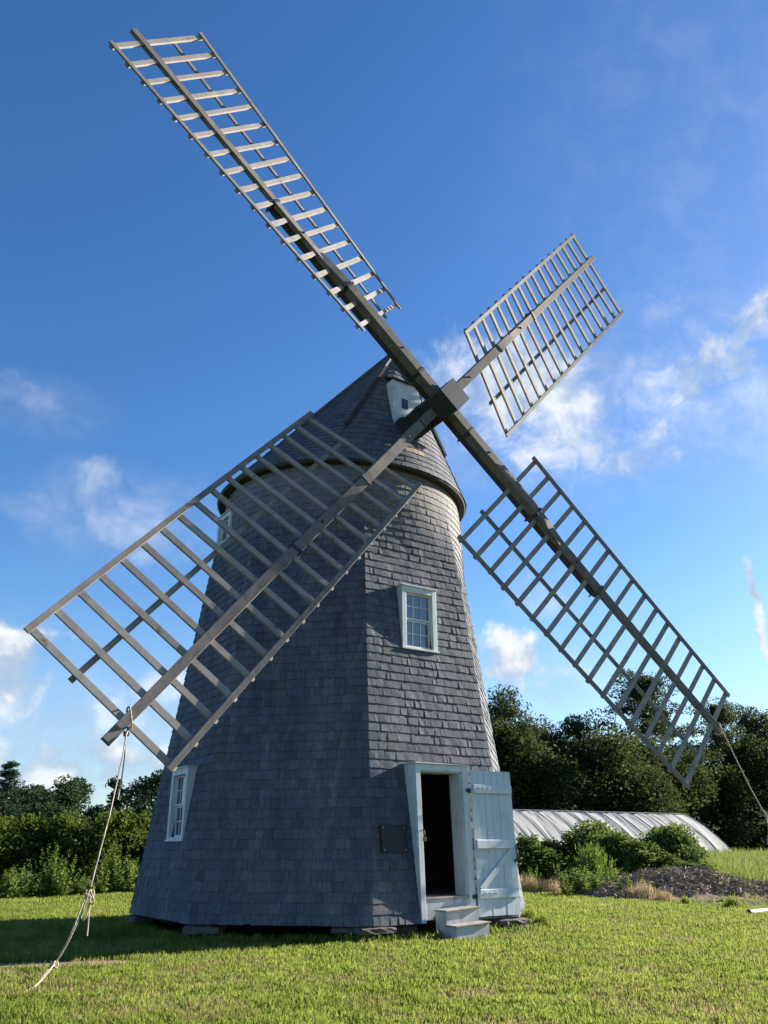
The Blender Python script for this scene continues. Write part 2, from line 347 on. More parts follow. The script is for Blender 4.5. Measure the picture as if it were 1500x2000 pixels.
gr = npmesh('lawn', np.stack([gx.ravel(), gy.ravel(), gz.ravel()], 1), np.stack([ii, ii + 1, ii + 1 + nx, ii + nx], 1), M_GROUND)
a = gr.data.attributes.new('bare', 'FLOAT', 'POINT'); a.data.foreach_set('value', bare_at(gx, gy).ravel().astype(np.float32))
tag(gr, kind='structure')

# ------------------------------------------------------------------ the windmill
MC = Vector((-0.9936, 17.7352, 0)); R0, R1, HT, PHI, Z0 = 3.9502, 3.0497, 6.3226, 0.2021, 0.2693
ZR, RR, ZT = 8.80, 2.93, 12.15                        # rim of the cap: height, radius; ridge height
SLOPE = (R0 - R1) / HT
BAT = SLOPE * cos(pi / 8)                             # batter of a wall face
def cornerR(z): return R0 - SLOPE * (z - Z0)
def cang(i): return -pi / 2 + PHI + i * pi / 4
def corner(i, z): R = cornerR(z); a = cang(i); return Vector((MC.x + R * cos(a), MC.y + R * sin(a), z))
def surf(i, f, z, off=0.0):                           # point on face i, f 0..1 between its corners; rounds off under the cap
    A, B = corner(i, z), corner(i + 1, z); p = A.lerp(B, f)
    a = cang(i) + pi / 8; n = Vector((cos(a), sin(a), BAT)).normalized()
    k = smooth(6.6, 8.5, z)
    if k > 0:
        d = Vector((p.x - MC.x, p.y - MC.y, 0)).normalized(); q = MC + d * (cornerR(z) * 0.995); q.z = z
        p = p.lerp(q, k); n = n.lerp(Vector((d.x, d.y, BAT)).normalized(), k).normalized()
    return p + n * off
def side(z): return 2 * cornerR(z) * sin(pi / 8)
def fm(m, z): return 0.5 + m / side(z)                # m = metres along the face from its middle line
mill = thing('windmill', MC, 'tall octagonal grey shingled windmill with four lattice sails and a conical cap', 'windmill')
# openings: face, m0, m1, z0, z1
HOLES = [(0, -0.585, 0.44, 0.30, 2.66), (0, -0.43, 0.33, 4.93, 6.10), (-2, -0.26, 0.46, 1.58, 2.75), (-2, -0.60, -0.04, 7.60, 8.16)]
def in_hole(i, m, z): return any(h[0] == i and h[1] < m < h[2] and h[3] < z < h[4] for h in HOLES)
core = MB()
zz = np.linspace(Z0 + 0.02, 8.79, 140)
for i in range(-4, 4):
    nf = 60
    for k in range(len(zz) - 1):
        run = None
        for j in range(nf + 1):
            zc = (zz[k] + zz[k + 1]) / 2
            ok = j < nf and not in_hole(i, ((j + 0.5) / nf - 0.5) * side(zc), zc)
            if ok and run is None: run = j
            if not ok and run is not None:
                a_, b_ = run / nf, j / nf; run = None
                core.add([surf(i, a_, zz[k], -0.04), surf(i, b_, zz[k], -0.04), surf(i, b_, zz[k + 1], -0.04), surf(i, a_, zz[k + 1], -0.04)], [(0, 1, 2, 3)])
tower = core.build('tower', M_DARKW, mill)
sh = MB(); EXP = 0.1585; rnd = random.Random(3)
ncourse = int((8.80 - Z0) / EXP)
for i in range(-4, 4):
    for c in range(ncourse + 1):
        zb0 = Z0 + c * EXP; zt = min(zb0 + EXP + 0.03, 8.82); m = -side(zb0) / 2 - 0.004 + 0; end = side(zb0) / 2 + 0.004
        m -= rnd.random() * 0.0
        while m < end - 0.004:
            w = rnd.choice((0.085, 0.11, 0.13, 0.15, 0.17, 0.20)) * rnd.uniform(0.9, 1.1)
            m1 = min(m + w, end)
            if end - m1 < 0.05: m1 = end
            a_, b_ = m + 0.0018, m1 - 0.0018; m = m1
            zb = zb0 + rnd.uniform(-0.006, 0.004)
            segs = [(a_, b_)]
            for h in HOLES:
                if h[0] == i and zb < h[4] and zb + EXP > h[3]:
                    ns = []
                    for (p, q) in segs:
                        if q <= h[1] or p >= h[2]: ns.append((p, q)); continue
                        if p < h[1]: ns.append((p, h[1]))
                        if q > h[2]: ns.append((h[2], q))
                    segs = ns
            for (p, q) in segs:
                if q - p < 0.012: continue
                th = 0.018 + rnd.uniform(-0.003, 0.005); sk = rnd.uniform(-0.004, 0.004) + (rnd.uniform(-0.012, 0.012) if rnd.random() < 0.03 else 0); cup = rnd.uniform(-0.004, 0.004)
                fa, fb = fm(p, zb), fm(q, zb); ga, gb = fm(p * side(zt) / side(zb), zt), fm(q * side(zt) / side(zb), zt)
                sh.hexa([surf(i, fa, zb, -0.01), surf(i, fb, zb + sk, -0.01), surf(i, fb, zb + sk, th + cup), surf(i, fa, zb, th - cup),
                         surf(i, ga, zt, -0.01), surf(i, gb, zt, -0.01), surf(i, gb, zt, 0.004), surf(i, ga, zt, 0.004)],
                        tone=min(1, max(0, rnd.gauss(0.5, 0.24))), x=0)
sh.build('shingle_cladding', M_SH, tower, attrs={'tone': sh.tone, 'body': [1.0] * len(sh.v), 'fresh': sh.x})
fl = MB(); ring = [corner(i, 0.60) for i in range(8)]
fl.loft([[Vector((MC.x + (p.x - MC.x) * 0.985, MC.y + (p.y - MC.y) * 0.985, z)) for p in ring] for z in (0.55, 0.62)])
fl.build('floor', M_FLOOR, mill)
fl = MB(); ring = [corner(i, 3.4) for i in range(8)]
fl.loft([[Vector((MC.x + (p.x - MC.x) * 0.985, MC.y + (p.y - MC.y) * 0.985, z)) for p in ring] for z in (3.3, 3.42)])
fl.build('blocking_floor', M_DARKW, mill)  # unseen slab added to block light and keep the inside dark
def face_axes(i):
    a = cang(i) + pi / 8; n = Vector((cos(a), sin(a), 0)); e = Vector((-sin(a), cos(a), 0)); return e, n
def plumb(i, z0, off=0.03, lean=0.0):                 # maps (m, z, depth) on an upright plane that touches the battered wall at z0
    e, n = face_axes(i); base = MC + n * (cornerR(z0) * cos(pi / 8) + off)
    return lambda m, z, d=0.0: Vector((base.x, base.y, 0)) + e * (m - lean * (z - 1.3)) + n * d + Vector((0, 0, z))
def pbox(mb, P, m0, m1, z0, z1, d0, d1, slopeback=False):
    """box on an upright plane; with slopeback its rear edge follows the battered wall"""
    bk = lambda z: d0 - BAT * (z - slopeback) if slopeback is not False else d0
    mb.hexa([P(m0, z0, bk(z0)), P(m1, z0, bk(z0)), P(m1, z0, d1), P(m0, z0, d1), P(m0, z1, bk(z1)), P(m1, z1, bk(z1)), P(m1, z1, d1), P(m0, z1, d1)])
def window(i, m0, m1, z0, z1, nx, ny, cw=0.10, inset=0.075, sashes=2, off=0.03):
    P = plumb(i, z0, off); mb = MB()
    pbox(mb, P, m0, m0 + cw, z0, z1, -0.06, 0, z0); pbox(mb, P, m1 - cw, m1, z0, z1, -0.06, 0, z0)       # side boards run back to the wall
    pbox(mb, P, m0 + cw, m1 - cw, z1 - cw * 1.15, z1, -0.06, -0.002, z0)
    pbox(mb, P, m0 - 0.02, m1 + 0.02, z1, z1 + 0.022, -0.05, 0.03, z0)
    w = mb.build('window', M_WHITE, mill, 0.004)
    s = MB(); pbox(s, P, m0 - 0.015, m1 + 0.015, z0 - 0.035, z0 + 0.0, -0.08, 0.025); pbox(s, P, m0 + cw, m1 - cw, z0, z0 + 0.04, -0.1, -0.02); s.build('sill', M_WHITE, w, 0.004)
    a_, b_ = m0 + cw, m1 - cw; lo, hi = z0 + 0.04, z1 - cw * 1.15
    step = (hi - lo) / sashes
    for k in range(sashes):
        q0, q1 = lo + k * step, lo + (k + 1) * step; dep = -inset + (0.03 if k == sashes - 1 and sashes > 1 else 0)
        dep = -inset - 0.03 * (sashes - 1 - k)
        s = MB(); t = 0.035
        pbox(s, P, a_, a_ + t, q0, q1, dep - 0.03, dep); pbox(s, P, b_ - t, b_, q0, q1, dep - 0.03, dep)
        pbox(s, P, a_ + t, b_ - t, q0, q0 + t, dep - 0.03, dep - 0.002); pbox(s, P, a_ + t, b_ - t, q1 - t, q1, dep - 0.03, dep - 0.002)
        for j in range(1, nx):
            x = a_ + t + (b_ - a_ - 2 * t) * j / nx; pbox(s, P, x - 0.009, x + 0.009, q0 + t, q1 - t, dep - 0.022, dep - 0.006)
        for j in range(1, ny):
            z = q0 + t + (q1 - q0 - 2 * t) * j / ny; pbox(s, P, a_ + t, b_ - t, z - 0.009, z + 0.009, dep - 0.022, dep - 0.008)
        s.build('sash', M_WHITE, w, 0.003)
        g = MB(); g.add([P(a_ + 0.01, q0 + 0.01, dep - 0.024), P(b_ - 0.01, q0 + 0.01, dep - 0.024), P(b_ - 0.01, q1 - 0.01, dep - 0.024), P(a_ + 0.01, q1 - 0.01, dep - 0.024)], [(0, 1, 2, 3)])
        g.build('pane', M_GLASS, w)
    # light boards behind the glass keep the reveal closed
    bk = MB(); pbox(bk, P, a_ - 0.01, b_ + 0.01, lo - 0.02, hi + 0.02, -0.46, -0.44); bk.build('shutter_board', M_DARKW, w)
    return w
window(0, -0.465, 0.367, 4.90, 6.12, 3, 2)
window(-2, -0.30, 0.51, 1.55, 2.78, 3, 2)
window(-2, -0.66, 0.02, 7.56, 8.22, 2, 2, cw=0.085, sashes=1, off=0.17)

# door frame, threshold, door
LEAN = 0.030
PD = plumb(0, Z0, 0.03, LEAN)
OL, OR, OT, SILL = -0.525, 0.39, 2.62, 0.645
mb = MB()
pbox(mb, PD, OL - 0.10, OL, Z0 + 0.0, OT + 0.11, -0.07, 0, Z0); pbox(mb, PD, OR, OR + 0.135, Z0 + 0.02, OT + 0.11, -0.07, 0, Z0)
pbox(mb, PD, OL, OR, OT, OT + 0.11, -0.07, -0.002, Z0)
frame = mb.build('door_frame', M_WHITE, mill, 0.004)
mb = MB(); pbox(mb, PD, OL - 0.13, OR + 0.16, OT + 0.11, OT + 0.13, -0.10, 0.035, Z0); mb.build('drip_cap', M_WHITE, frame, 0.003)
mb = MB(); pbox(mb, PD, OL + 0.002, OR - 0.002, Z0 + 0.04, SILL - 0.035, -0.05, -0.012); mb.build('kick_board', M_STEP, frame, 0.003)
mb = MB(); pbox(mb, PD, OL + 0.002, OR - 0.002, SILL - 0.033, SILL, -0.55, 0.0); mb.build('threshold', M_FLOOR, frame, 0.004)
mb = MB(); pbox(mb, PD, OL + 0.002, OL + 0.02, SILL, OT, -0.40, -0.09); pbox(mb, PD, OR - 0.03, OR - 0.002, SILL, OT - 0.02, -0.34, -0.03); pbox(mb, PD, OL + 0.02, OR - 0.03, OT - 0.02, OT - 0.002, -0.42, -0.03)
mb.build('jamb', M_WHITE, frame, 0.003)
mb = MB()                                             # latch and padlock hanging on the left jamb
c_ = PD(OL + 0.012, 1.60, 0.03); mb.tube([PD(OL - 0.02, 1.66, 0.0), PD(OL - 0.01, 1.66, 0.03), PD(OL + 0.0, 1.60, 0.045), PD(OL, 1.555, 0.04)], 0.011, 6)
e0, n0 = face_axes(0); mb.box(PD(OL + 0.005, 1.52, 0.035), e0, n0, Vector((0, 0, 1)), 0.026, 0.016, 0.032); mb.build('padlock', M_IRON, frame, 0.003)
DL, DR, DB, DT = OR + 0.165, OR + 0.165 + 0.945, 0.315, 2.665
rndd = random.Random(5)
mb = MB(); nb = 6; wsum = [rndd.uniform(0.8, 1.2) for _ in range(nb)]; tot = sum(wsum); x = DL
for w in wsum:
    ww = (DR - DL) * w / tot; pbox(mb, PD, x + 0.0025, x + ww - 0.0025, DB + rndd.uniform(-.004, .004), DT + rndd.uniform(-.004, .004), 0.0, 0.032 + rndd.uniform(-.003, .003)); x += ww
pbox(mb, PD, DL + 0.01, DR - 0.01, DB + 0.02, DT - 0.02, 0.004, 0.022)
door = mb.build('door', M_DOOR, mill, 0.004)
for (z, hasbolt) in ((2.35, 1), (1.44, 0), (0.66, 1)):
    mb = MB(); pbox(mb, PD, DL + 0.02, DR - 0.02, z - 0.075, z + 0.075, 0.035, 0.068); b_ = mb.build('batten', M_DOOR, door, 0.012)
    if hasbolt:
        for q in (0.13, 0.24, 0.36):
            pb = MB(); m_ = DL + q; pb.tube([PD(m_, z + 0.01, 0.066), PD(m_, z + 0.012, 0.115)], [0.017, 0.012], 8); pb.build('peg', M_DOOR, b_)
mb = MB()
d0 = PD(DL + 0.06, 0.735, 0.035); d1 = PD(DR - 0.10, 1.365, 0.035); dv = (d1 - d0).normalized(); pn = n0.cross(dv)
mb.box((d0 + d1) / 2 + n0 * 0.012, dv, pn, n0, (d1 - d0).length / 2, 0.05, 0.012); mb.build('brace', M_DOOR, door, 0.004)
mb = MB(); mb.tube([PD(DR - 0.05, 1.42, 0.034), PD(DR - 0.035, 1.40, 0.075), PD(DR - 0.03, 1.30, 0.09), PD(DR - 0.035, 1.20, 0.075), PD(DR - 0.05, 1.17, 0.034)], [0.022, 0.017, 0.016, 0.017, 0.022], 8)
pbox(mb, PD, DR - 0.075, DR - 0.025, 1.40, 1.45, 0.033, 0.042); pbox(mb, PD, DR - 0.065, DR - 0.035, 1.14, 1.18, 0.033, 0.042); mb.build('handle', M_IRON, door)
for z in (2.32, 0.62):
    mb = MB(); pbox(mb, PD, DL - 0.105, DL - 0.02, z - 0.03, z + 0.03, 0.002, 0.012); mb.tube([PD(DL - 0.03, z - 0.045, 0.022), PD(DL - 0.03, z + 0.045, 0.022)], 0.013, 8); mb.build('hinge', M_IRON, door)

# cap
AZ, EL = 0.6187, 0.0721
AX = Vector((sin(AZ) * cos(EL), -cos(AZ) * cos(EL), sin(EL))); AH = Vector((sin(AZ), -cos(AZ), 0))
RT = Vector((0, 0, 1)).cross(AX).normalized(); UP = AX.cross(RT)
FC = 2.20; THC = math.acos(FC / RR)
def capP(th, t, off=0.0):
    f, l = RR * cos(th), RR * sin(th); qf = max(-FC, min(FC, f))
    ff, ll = (qf + (f - qf) * (1 - t) ** 1.4, l * (1 - t)) if abs(f) > FC else (f, l * (1 - t))
    p = MC + AH * ff + RT * ll; p.z = ZR + (ZT - ZR) * t
    if off:
        d = 1e-3; a_ = capP(th + d, min(t, .98)) - capP(th - d, min(t, .98)); b_ = capP(th, min(t, .98) + d) - capP(th, min(t, .98) - d)
        n = a_.cross(b_).normalized(); r = AH * cos(th) + RT * sin(th)
        if n.dot(r) < 0 or (abs(n.dot(r)) < 1e-6 and n.z < 0): n = -n
        p = p + n * off
    return p
capm = MB(); rnd = random.Random(9)
zones = [(-THC, THC, 0.150), (THC, pi - THC, 0.118), (pi - THC, pi + THC, 0.150), (pi + THC, 2 * pi - THC, 0.118)]
for zi, (ta, tb, dz) in enumerate(zones):
    nrow = int((ZT - ZR) / dz)
    for c in range(nrow + 1):
        t0 = c * dz / (ZT - ZR); t1 = min(1.0, t0 + (dz + 0.03) / (ZT - ZR))
        if t0 > 0.992: continue
        e = 0.03 if zi in (1, 3) else 0.0           # the long slopes oversail the gable a little
        th = ta - e * 0.9; lim = tb + e * 0.9
        while th < lim - 1e-4:
            w = rnd.choice((0.09, 0.12, 0.15, 0.18)) * rnd.uniform(0.9, 1.1)
            sp = (capP(th + 0.004, t0) - capP(th, t0)).length / 0.004
            dth = w / max(sp, 0.25); th1 = min(th + dth, lim)
            if (lim - th1) * sp < 0.05: th1 = lim
            g = 0.0016 / max(sp, 0.3); a_, b_ = th + g, th1 - g; th = th1
            if b_ - a_ < 1e-4: continue
            up_ = 0.016 if zi in (1, 3) else 0.0; tk = 0.018 + rnd.uniform(-0.003, 0.006) + up_
            tz = t0 + rnd.uniform(-0.0012, 0.001)
            fr = 1.0 if (zi == 0 and 0.09 < t0 < 0.20 and -0.10 < a_ < 0.10 and rnd.random() < 0.85) else 0.0
            capm.hexa([capP(a_, max(0, tz), -0.012), capP(b_, max(0, tz), -0.012), capP(b_, max(0, tz), tk), capP(a_, max(0, tz), tk),
                       capP(a_, t1, -0.012), capP(b_, t1, -0.012), capP(b_, t1, 0.004 + up_), capP(a_, t1, 0.004 + up_)], tone=min(1, max(0, rnd.gauss(0.45, 0.2))), x=fr)
cap = capm.build('cap', M_SH, mill, attrs={'tone': capm.tone, 'body': [0.0] * len(capm.v), 'fresh': capm.x})
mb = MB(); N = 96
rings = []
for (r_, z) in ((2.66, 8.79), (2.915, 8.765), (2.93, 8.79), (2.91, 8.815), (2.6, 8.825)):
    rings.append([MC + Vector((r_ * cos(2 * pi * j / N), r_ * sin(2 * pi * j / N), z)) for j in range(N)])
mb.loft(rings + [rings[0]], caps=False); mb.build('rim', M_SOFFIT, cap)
mb = MB()
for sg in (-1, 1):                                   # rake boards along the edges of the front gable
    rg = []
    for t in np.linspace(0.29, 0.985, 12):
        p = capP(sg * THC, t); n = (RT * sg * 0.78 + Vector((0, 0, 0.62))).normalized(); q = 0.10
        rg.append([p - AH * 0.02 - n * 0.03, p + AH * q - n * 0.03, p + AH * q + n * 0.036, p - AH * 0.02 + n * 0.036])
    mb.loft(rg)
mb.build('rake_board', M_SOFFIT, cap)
mb = MB(); p = [capP(-THC, t) + AH * 0.10 + Vector((0, 0, 0.045)) for t in (0.82, 0.90, 0.985)]
mb.loft([[q - RT * 0.018, q + RT * 0.018, q + RT * 0.018 + AH * 0.01, q - RT * 0.018 + AH * 0.01] for q in p]); mb.build('flashing', M_WHITE, cap)
mb = MB(); mb.box(MC + Vector((0, 0, ZT + 0.02)), AH, RT, Vector((0, 0, 1)), FC + 0.03, 0.05, 0.035); mb.build('ridge_board', M_SH, cap, attrs={'tone': [0.4] * 8, 'body': [0.0] * 8, 'fresh': [0.0] * 8})
# white box on the gable where the shaft comes out
def cp(f, l, z): return MC + AH * f + RT * l + Vector((0, 0, z))
FD, WD, WR, ZB, ZTOP = 2.58, 0.33, 0.47, 9.45, 11.10
mb = MB(); NA = 24
zc = 9.90; rc = 0.315
circ = [(rc * cos(a), zc + rc * sin(a)) for a in [2 * pi * k / NA for k in range(NA)]]
sq = []
for k in range(NA):
    a = 2 * pi * k / NA; dx, dz = cos(a), sin(a)
    tx = (WR if dx > 0 else WD) / abs(dx) if abs(dx) > 1e-6 else 1e9; tz = ((ZTOP - zc) if dz > 0 else (zc - ZB)) / abs(dz) if abs(dz) > 1e-6 else 1e9
    t = min(tx, tz); sq.append((dx * t, zc + dz * t))
for d_ in (FD, FD - 0.03):
    vs = [cp(d_, l, z) for l, z in sq] + [cp(d_, l, z) for l, z in circ]
    mb.add(vs, [(k, (k + 1) % NA, NA + (k + 1) % NA, NA + k) for k in range(NA)])
mb.loft([[cp(d_, l, z) for l, z in circ] for d_ in (FD, FD - 0.03)], caps=False)
mb.hexa([cp(1.9, -WD - .02, ZB), cp(FD + .004, -WD - .02, ZB), cp(FD + .004, -WD, ZB), cp(1.9, -WD, ZB), cp(1.9, -WD - .02, ZTOP), cp(FD + .004, -WD - .02, ZTOP), cp(FD + .004, -WD, ZTOP), cp(1.9, -WD, ZTOP)])
mb.hexa([cp(1.9, WR, ZB), cp(FD + .004, WR, ZB), cp(FD + .004, WR + .02, ZB), cp(1.9, WR + .02, ZB), cp(1.9, WR, ZTOP), cp(FD + .004, WR, ZTOP), cp(FD + .004, WR + .02, ZTOP), cp(1.9, WR + .02, ZTOP)])
dorm = mb.build('dormer', M_WHITE, mill)
mb = MB(); wl_, w = -WD - 0.04, WR + 0.04                                     # its little shingled roof
for k in range(3):
    f1, z1, f0, z0_ = FD + 0.07 - k * 0.15, ZTOP + 0.0 + k * 0.085, FD - 0.12 - k * 0.15, ZTOP + 0.115 + k * 0.085
    for s0 in np.linspace(wl_, w, 8)[:-1]:
        s1 = s0 + (w - wl_) / 7 - 0.004
        mb.hexa([cp(f1, s0, z1), cp(f1, s1, z1), cp(f1 - .01, s1, z1 + .024), cp(f1 - .01, s0, z1 + .024), cp(f0, s0, z0_ - .02), cp(f0, s1, z0_ - .02), cp(f0, s1, z0_), cp(f0, s0, z0_)], tone=rnd.random())
mb.build('dormer_roof', M_SH, dorm, attrs={'tone': mb.tone, 'body': [0.0] * len(mb.v), 'fresh': mb.x})
mb = MB(); c_ = cp(FD + 0.006, -0.03, 10.56); mb.box(c_, RT, Vector((0, 0, 1)), AH, 0.085, 0.12, 0.004); mb.build('hatch', mat_plain('dark_hatch', (0.03, 0.045, 0.085), 0.35, 0.5), dorm)
mb = MB(); mb.loft([[cp(d_, l * k, zc + (z - zc) * k) for l, z in circ] for d_, k in ((FD - 0.05, 0.97), (FD + 0.03, 1.0), (FD + 0.035, 0.90), (FD - 0.04, 0.88))], caps=False); mb.build('shaft_collar', M_IRON, dorm)

# windshaft and poll head
HUB = Vector((1.2312, 14.6452, 9.9848)); PSI = 0.8582; D2 = -0.2113
def dirs(k, dang=0.0):
    a = PSI + pi / 2 * (1 - k) + dang
    return RT * cos(a) + UP * sin(a), RT * sin(a) - UP * cos(a)      # along the sail, and across it (trailing side)
dA, cA = dirs(1)
mb = MB(); NS = 20
mb.loft([[HUB + AX * s + (RT * cos(2 * pi * j / NS) + UP * sin(2 * pi * j / NS)) * 0.27 for j in range(NS)] for s in (-3.2, -0.55)])
h = 0.275
mb.loft([[HUB + AX * s + dA * (a * h) + cA * (b * h) for a, b in ((-1, -1), (1, -1), (1, 1), (-1, 1))] for s in (-0.95, 0.43)])
shaft = mb.build('windshaft', M_STOCK, mill, 0.012)
for s in (-0.80, -0.42, 0.20):
    b2 = MB(); h2 = h + 0.008
    b2.loft([[HUB + AX * q + dA * (a * hh) + cA * (b * hh) for a, b in ((-1, -1), (1, -1), (1, 1), (-1, 1))] for q, hh in ((s, h2), (s + 0.055, h2))])
    b2.build('iron_band', M_IRON, shaft)
b2 = MB(); b2.box(HUB + AX * 0.434, dA, cA, AX, h + 0.004, h + 0.004, 0.006); b2.build('end_plate', mat_plain('lead_sheet', (0.024, 0.029, 0.035), 0.6, 0.4, var=0.15), shaft)

# sails: fitted lengths, widths and twist of each
FITS = {  # dang, win, wout, a, b, c, s_in, s_out, tip, bend
 0: (.0008, -.3270, -.0839, .8835, 1.8217, .9262, 2.2833, 9.2004, 9.5058, -.05),
 1: (-.0058, -.3488, -.0972, .8702, 1.7721, .9008, 2.2135, 9.4286, 9.7987, -.2373),
 2: (.0008, -.2937, -.1260, .9052, 1.7838, .9295, 2.3225, 9.3256, 9.70, -.1392),
 3: (.0041, -.3801, -.0968, .8410, 1.7196, .8715, 2.4020, 9.3315, 9.6926, -.3148)}
NBAR = 17
SAILINFO = {}
for k in range(4):
    dang, win, wout, A_, B_, C_, s_in, s_out, tip, bend = FITS[k]
    dr, cw = dirs(k, dang); H0 = HUB + (AX * D2 if k in (1, 3) else Vector((0, 0, 0)))
    wv = lambda s, win=win, wout=wout, s_in=s_in, s_out=s_out: win + (wout - win) * (s - s_in) / (s_out - s_in)
    def P(s, off=0.0, dep=0.0, w=None, H0=H0, dr=dr, cw=cw, bend=bend, wv=wv):
        w_ = wv(s) if w is None else w
        return H0 + dr * s + (cw * cos(w_) + AX * sin(w_)) * off + (AX * cos(w_) - cw * sin(w_)) * dep - AX * bend * (s / 10) ** 2
    SAILINFO[k] = P
    def beam(mb, secs):                               # secs: s, half width, depth from, depth to, weather
        mb.loft([[P(s, -hw, d0_, w), P(s, hw, d0_, w), P(s, hw, d1_, w), P(s, -hw, d1_, w)] for s, hw, d0_, d1_, w in secs])
    # whip: square inside, turned to the weather angle outside
    mb = MB(); secs = [(0.05, .098, -.06, .05, 0.0), (2.0, .098, -.06, .05, 0.0), (3.55, .095, -.06, .05, 0.0)]
    for s in np.linspace(3.9, tip, 9): secs.append((float(s), .093 - .022 * (s - 3.9) / (tip - 3.9), -.055, .055 - .012 * (s - 3.9) / (tip - 3.9), wv(s)))
    beam(mb, secs)
    sail = mb.build('sail', M_SAIL, mill, 0.006)
    mb = MB(); beam(mb, [(0.0, .102, -.205, -.0605, 0.0), (5.2, .10, -.195, -.0605, 0.0), (5.36, .09, -.17, -.0605, 0.0), (5.42, .07, -.12, -.0605, 0.0)]); mb.build('stock', M_STOCK, sail, 0.006)
    mb = MB(); beam(mb, [(0.1, .10, .0505, .158, 0.0), (2.9, .098, .0505, .155, 0.0), (3.35, .096, .0505, .128, 0.0), (3.7, .093, .0505, .088, 0.0), (3.95, .088, .0505, .056, 0.0)]); mb.build('front_clamp', M_SAIL, sail, 0.006)
    for s in (0.79, 3.05, 5.26):
        mb = MB(); f0, f1 = (-.203, .162) if s < 4 else (-.205, .062)
        mb.loft([[P(q, -hw, a0, 0 if s < 4 else None), P(q, hw, a0, 0 if s < 4 else None), P(q, hw, a1, 0 if s < 4 else None), P(q, -hw, a1, 0 if s < 4 else None)] for q, hw, a0, a1 in ((s, .112, f0 - .006, f1 + .006), (s + .06, .112, f0 - .006, f1 + .006))])
        for hw in (-.13, .13): mb.tube([P(s + .03, hw, f0 - .03, 0), P(s + .03, hw * .8, f0 + .03, 0)], .014, 6)
        mb.build('iron_band', M_IRON, sail)
    for s, dp in ((1.42, .155), (4.48, .055)):
        mb = MB(); mb.tube([P(s, 0, dp - .02, 0 if s < 3 else None), P(s, 0, dp + .035, 0 if s < 3 else None)], [.03, .024], 8); mb.build('bolt', M_IRON, sail)
    rs = random.Random(40 + k)
    for j in range(NBAR):
        s = s_in + (s_out - s_in) * j / (NBAR - 1); w = wv(s) + rs.uniform(-.012, .012); sj = rs.uniform(-.012, .012)
        mb = MB(); hb = .046 + rs.uniform(-.003, .003); rg = []
        for q, kk in ((-A_ - .075, .55), (-A_ - .035, 1), (-.11, 1), (.11, 1), (B_ + .02, 1), (B_ + .05, .6)):
            rg.append([P(s + sj - hb * kk, q, -.030 * kk, w), P(s + sj + hb * kk, q, -.030 * kk, w), P(s + sj + hb * kk, q, .021 * kk, w), P(s + sj - hb * kk, q, .021 * kk, w)])
        mb.loft(rg); mb.build('sail_bar', M_BAR, sail)
    def rail(name, off, dep0, dep1, hw, s0, s1):
        mb = MB(); rg = []
        for s in np.linspace(s0, s1, 15): s = float(s); rg.append([P(s, off - hw, dep0), P(s, off + hw, dep0), P(s, off + hw, dep1), P(s, off - hw, dep1)])
        mb.loft(rg); mb.build(name, M_RAIL, sail, 0.003)
    rail('edge_rail', -A_, .0225, .060, .044, s_in - .13, s_out + .07)
    rail('edge_rail', B_, .0225, .060, .046, s_in - .13, s_out + .07)
    rail('middle_rail', C_, -.070, -.0315, .042, s_in - .13, s_out + .10)
if True:                                              # small lifting eye left on the tip of the upper right sail
    P = SAILINFO[1]; mb = MB(); c_ = P(9.72, -.16, .02); mb.tube([c_ + (dA * cos(a) + AX * sin(a)) * .07 for a in np.linspace(0, 2 * pi, 13)], .03, 6)

# ------------------------------------------------------------------ things on and round the mill
def wp(m, z, off): e, n = face_axes(0); return MC + e * m + n * (cornerR(z) * cos(pi / 8) + off) + Vector((0, 0, z))
pl = thing('wall_plaque', wp(-1.03, 1.32, 0.03), 'small dark bronze plaque fixed to the shingles left of the doorway', 'plaque')
mb = MB(); z0_, z1_ = 1.32, 1.745
mb.hexa([wp(-1.275, z0_, .02), wp(-.765, z0_, .02), wp(-.765, z0_, .05), wp(-1.275, z0_, .05), wp(-1.275, z1_, .02), wp(-.765, z1_, .02), wp(-.765, z1_, .05), wp(-1.275, z1_, .05)]); mb.build('plate', M_BRONZE, pl, 0.006)
mb = MB()
for (a_, b_, c0, c1) in ((-1.275, -.765, z0_, z0_ + .02), (-1.275, -.765, z1_ - .02, z1_), (-1.275, -1.255, z0_ + .02, z1_ - .02), (-.785, -.765, z0_ + .02, z1_ - .02)):
    mb.hexa([wp(a_, c0, .045), wp(b_, c0, .045), wp(b_, c0, .058), wp(a_, c0, .058), wp(a_, c1, .045), wp(b_, c1, .045), wp(b_, c1, .058), wp(a_, c1, .058)])
mb.build('border', M_BRONZE, pl, 0.002)
for m_, z in ((-1.23, 1.36), (-.81, 1.36), (-1.23, 1.70), (-.81, 1.70)):
    mb = MB(); mb.tube([wp(m_, z, .048), wp(m_, z, .066)], [.014, .010], 8); mb.build('screw', M_GREY, pl)

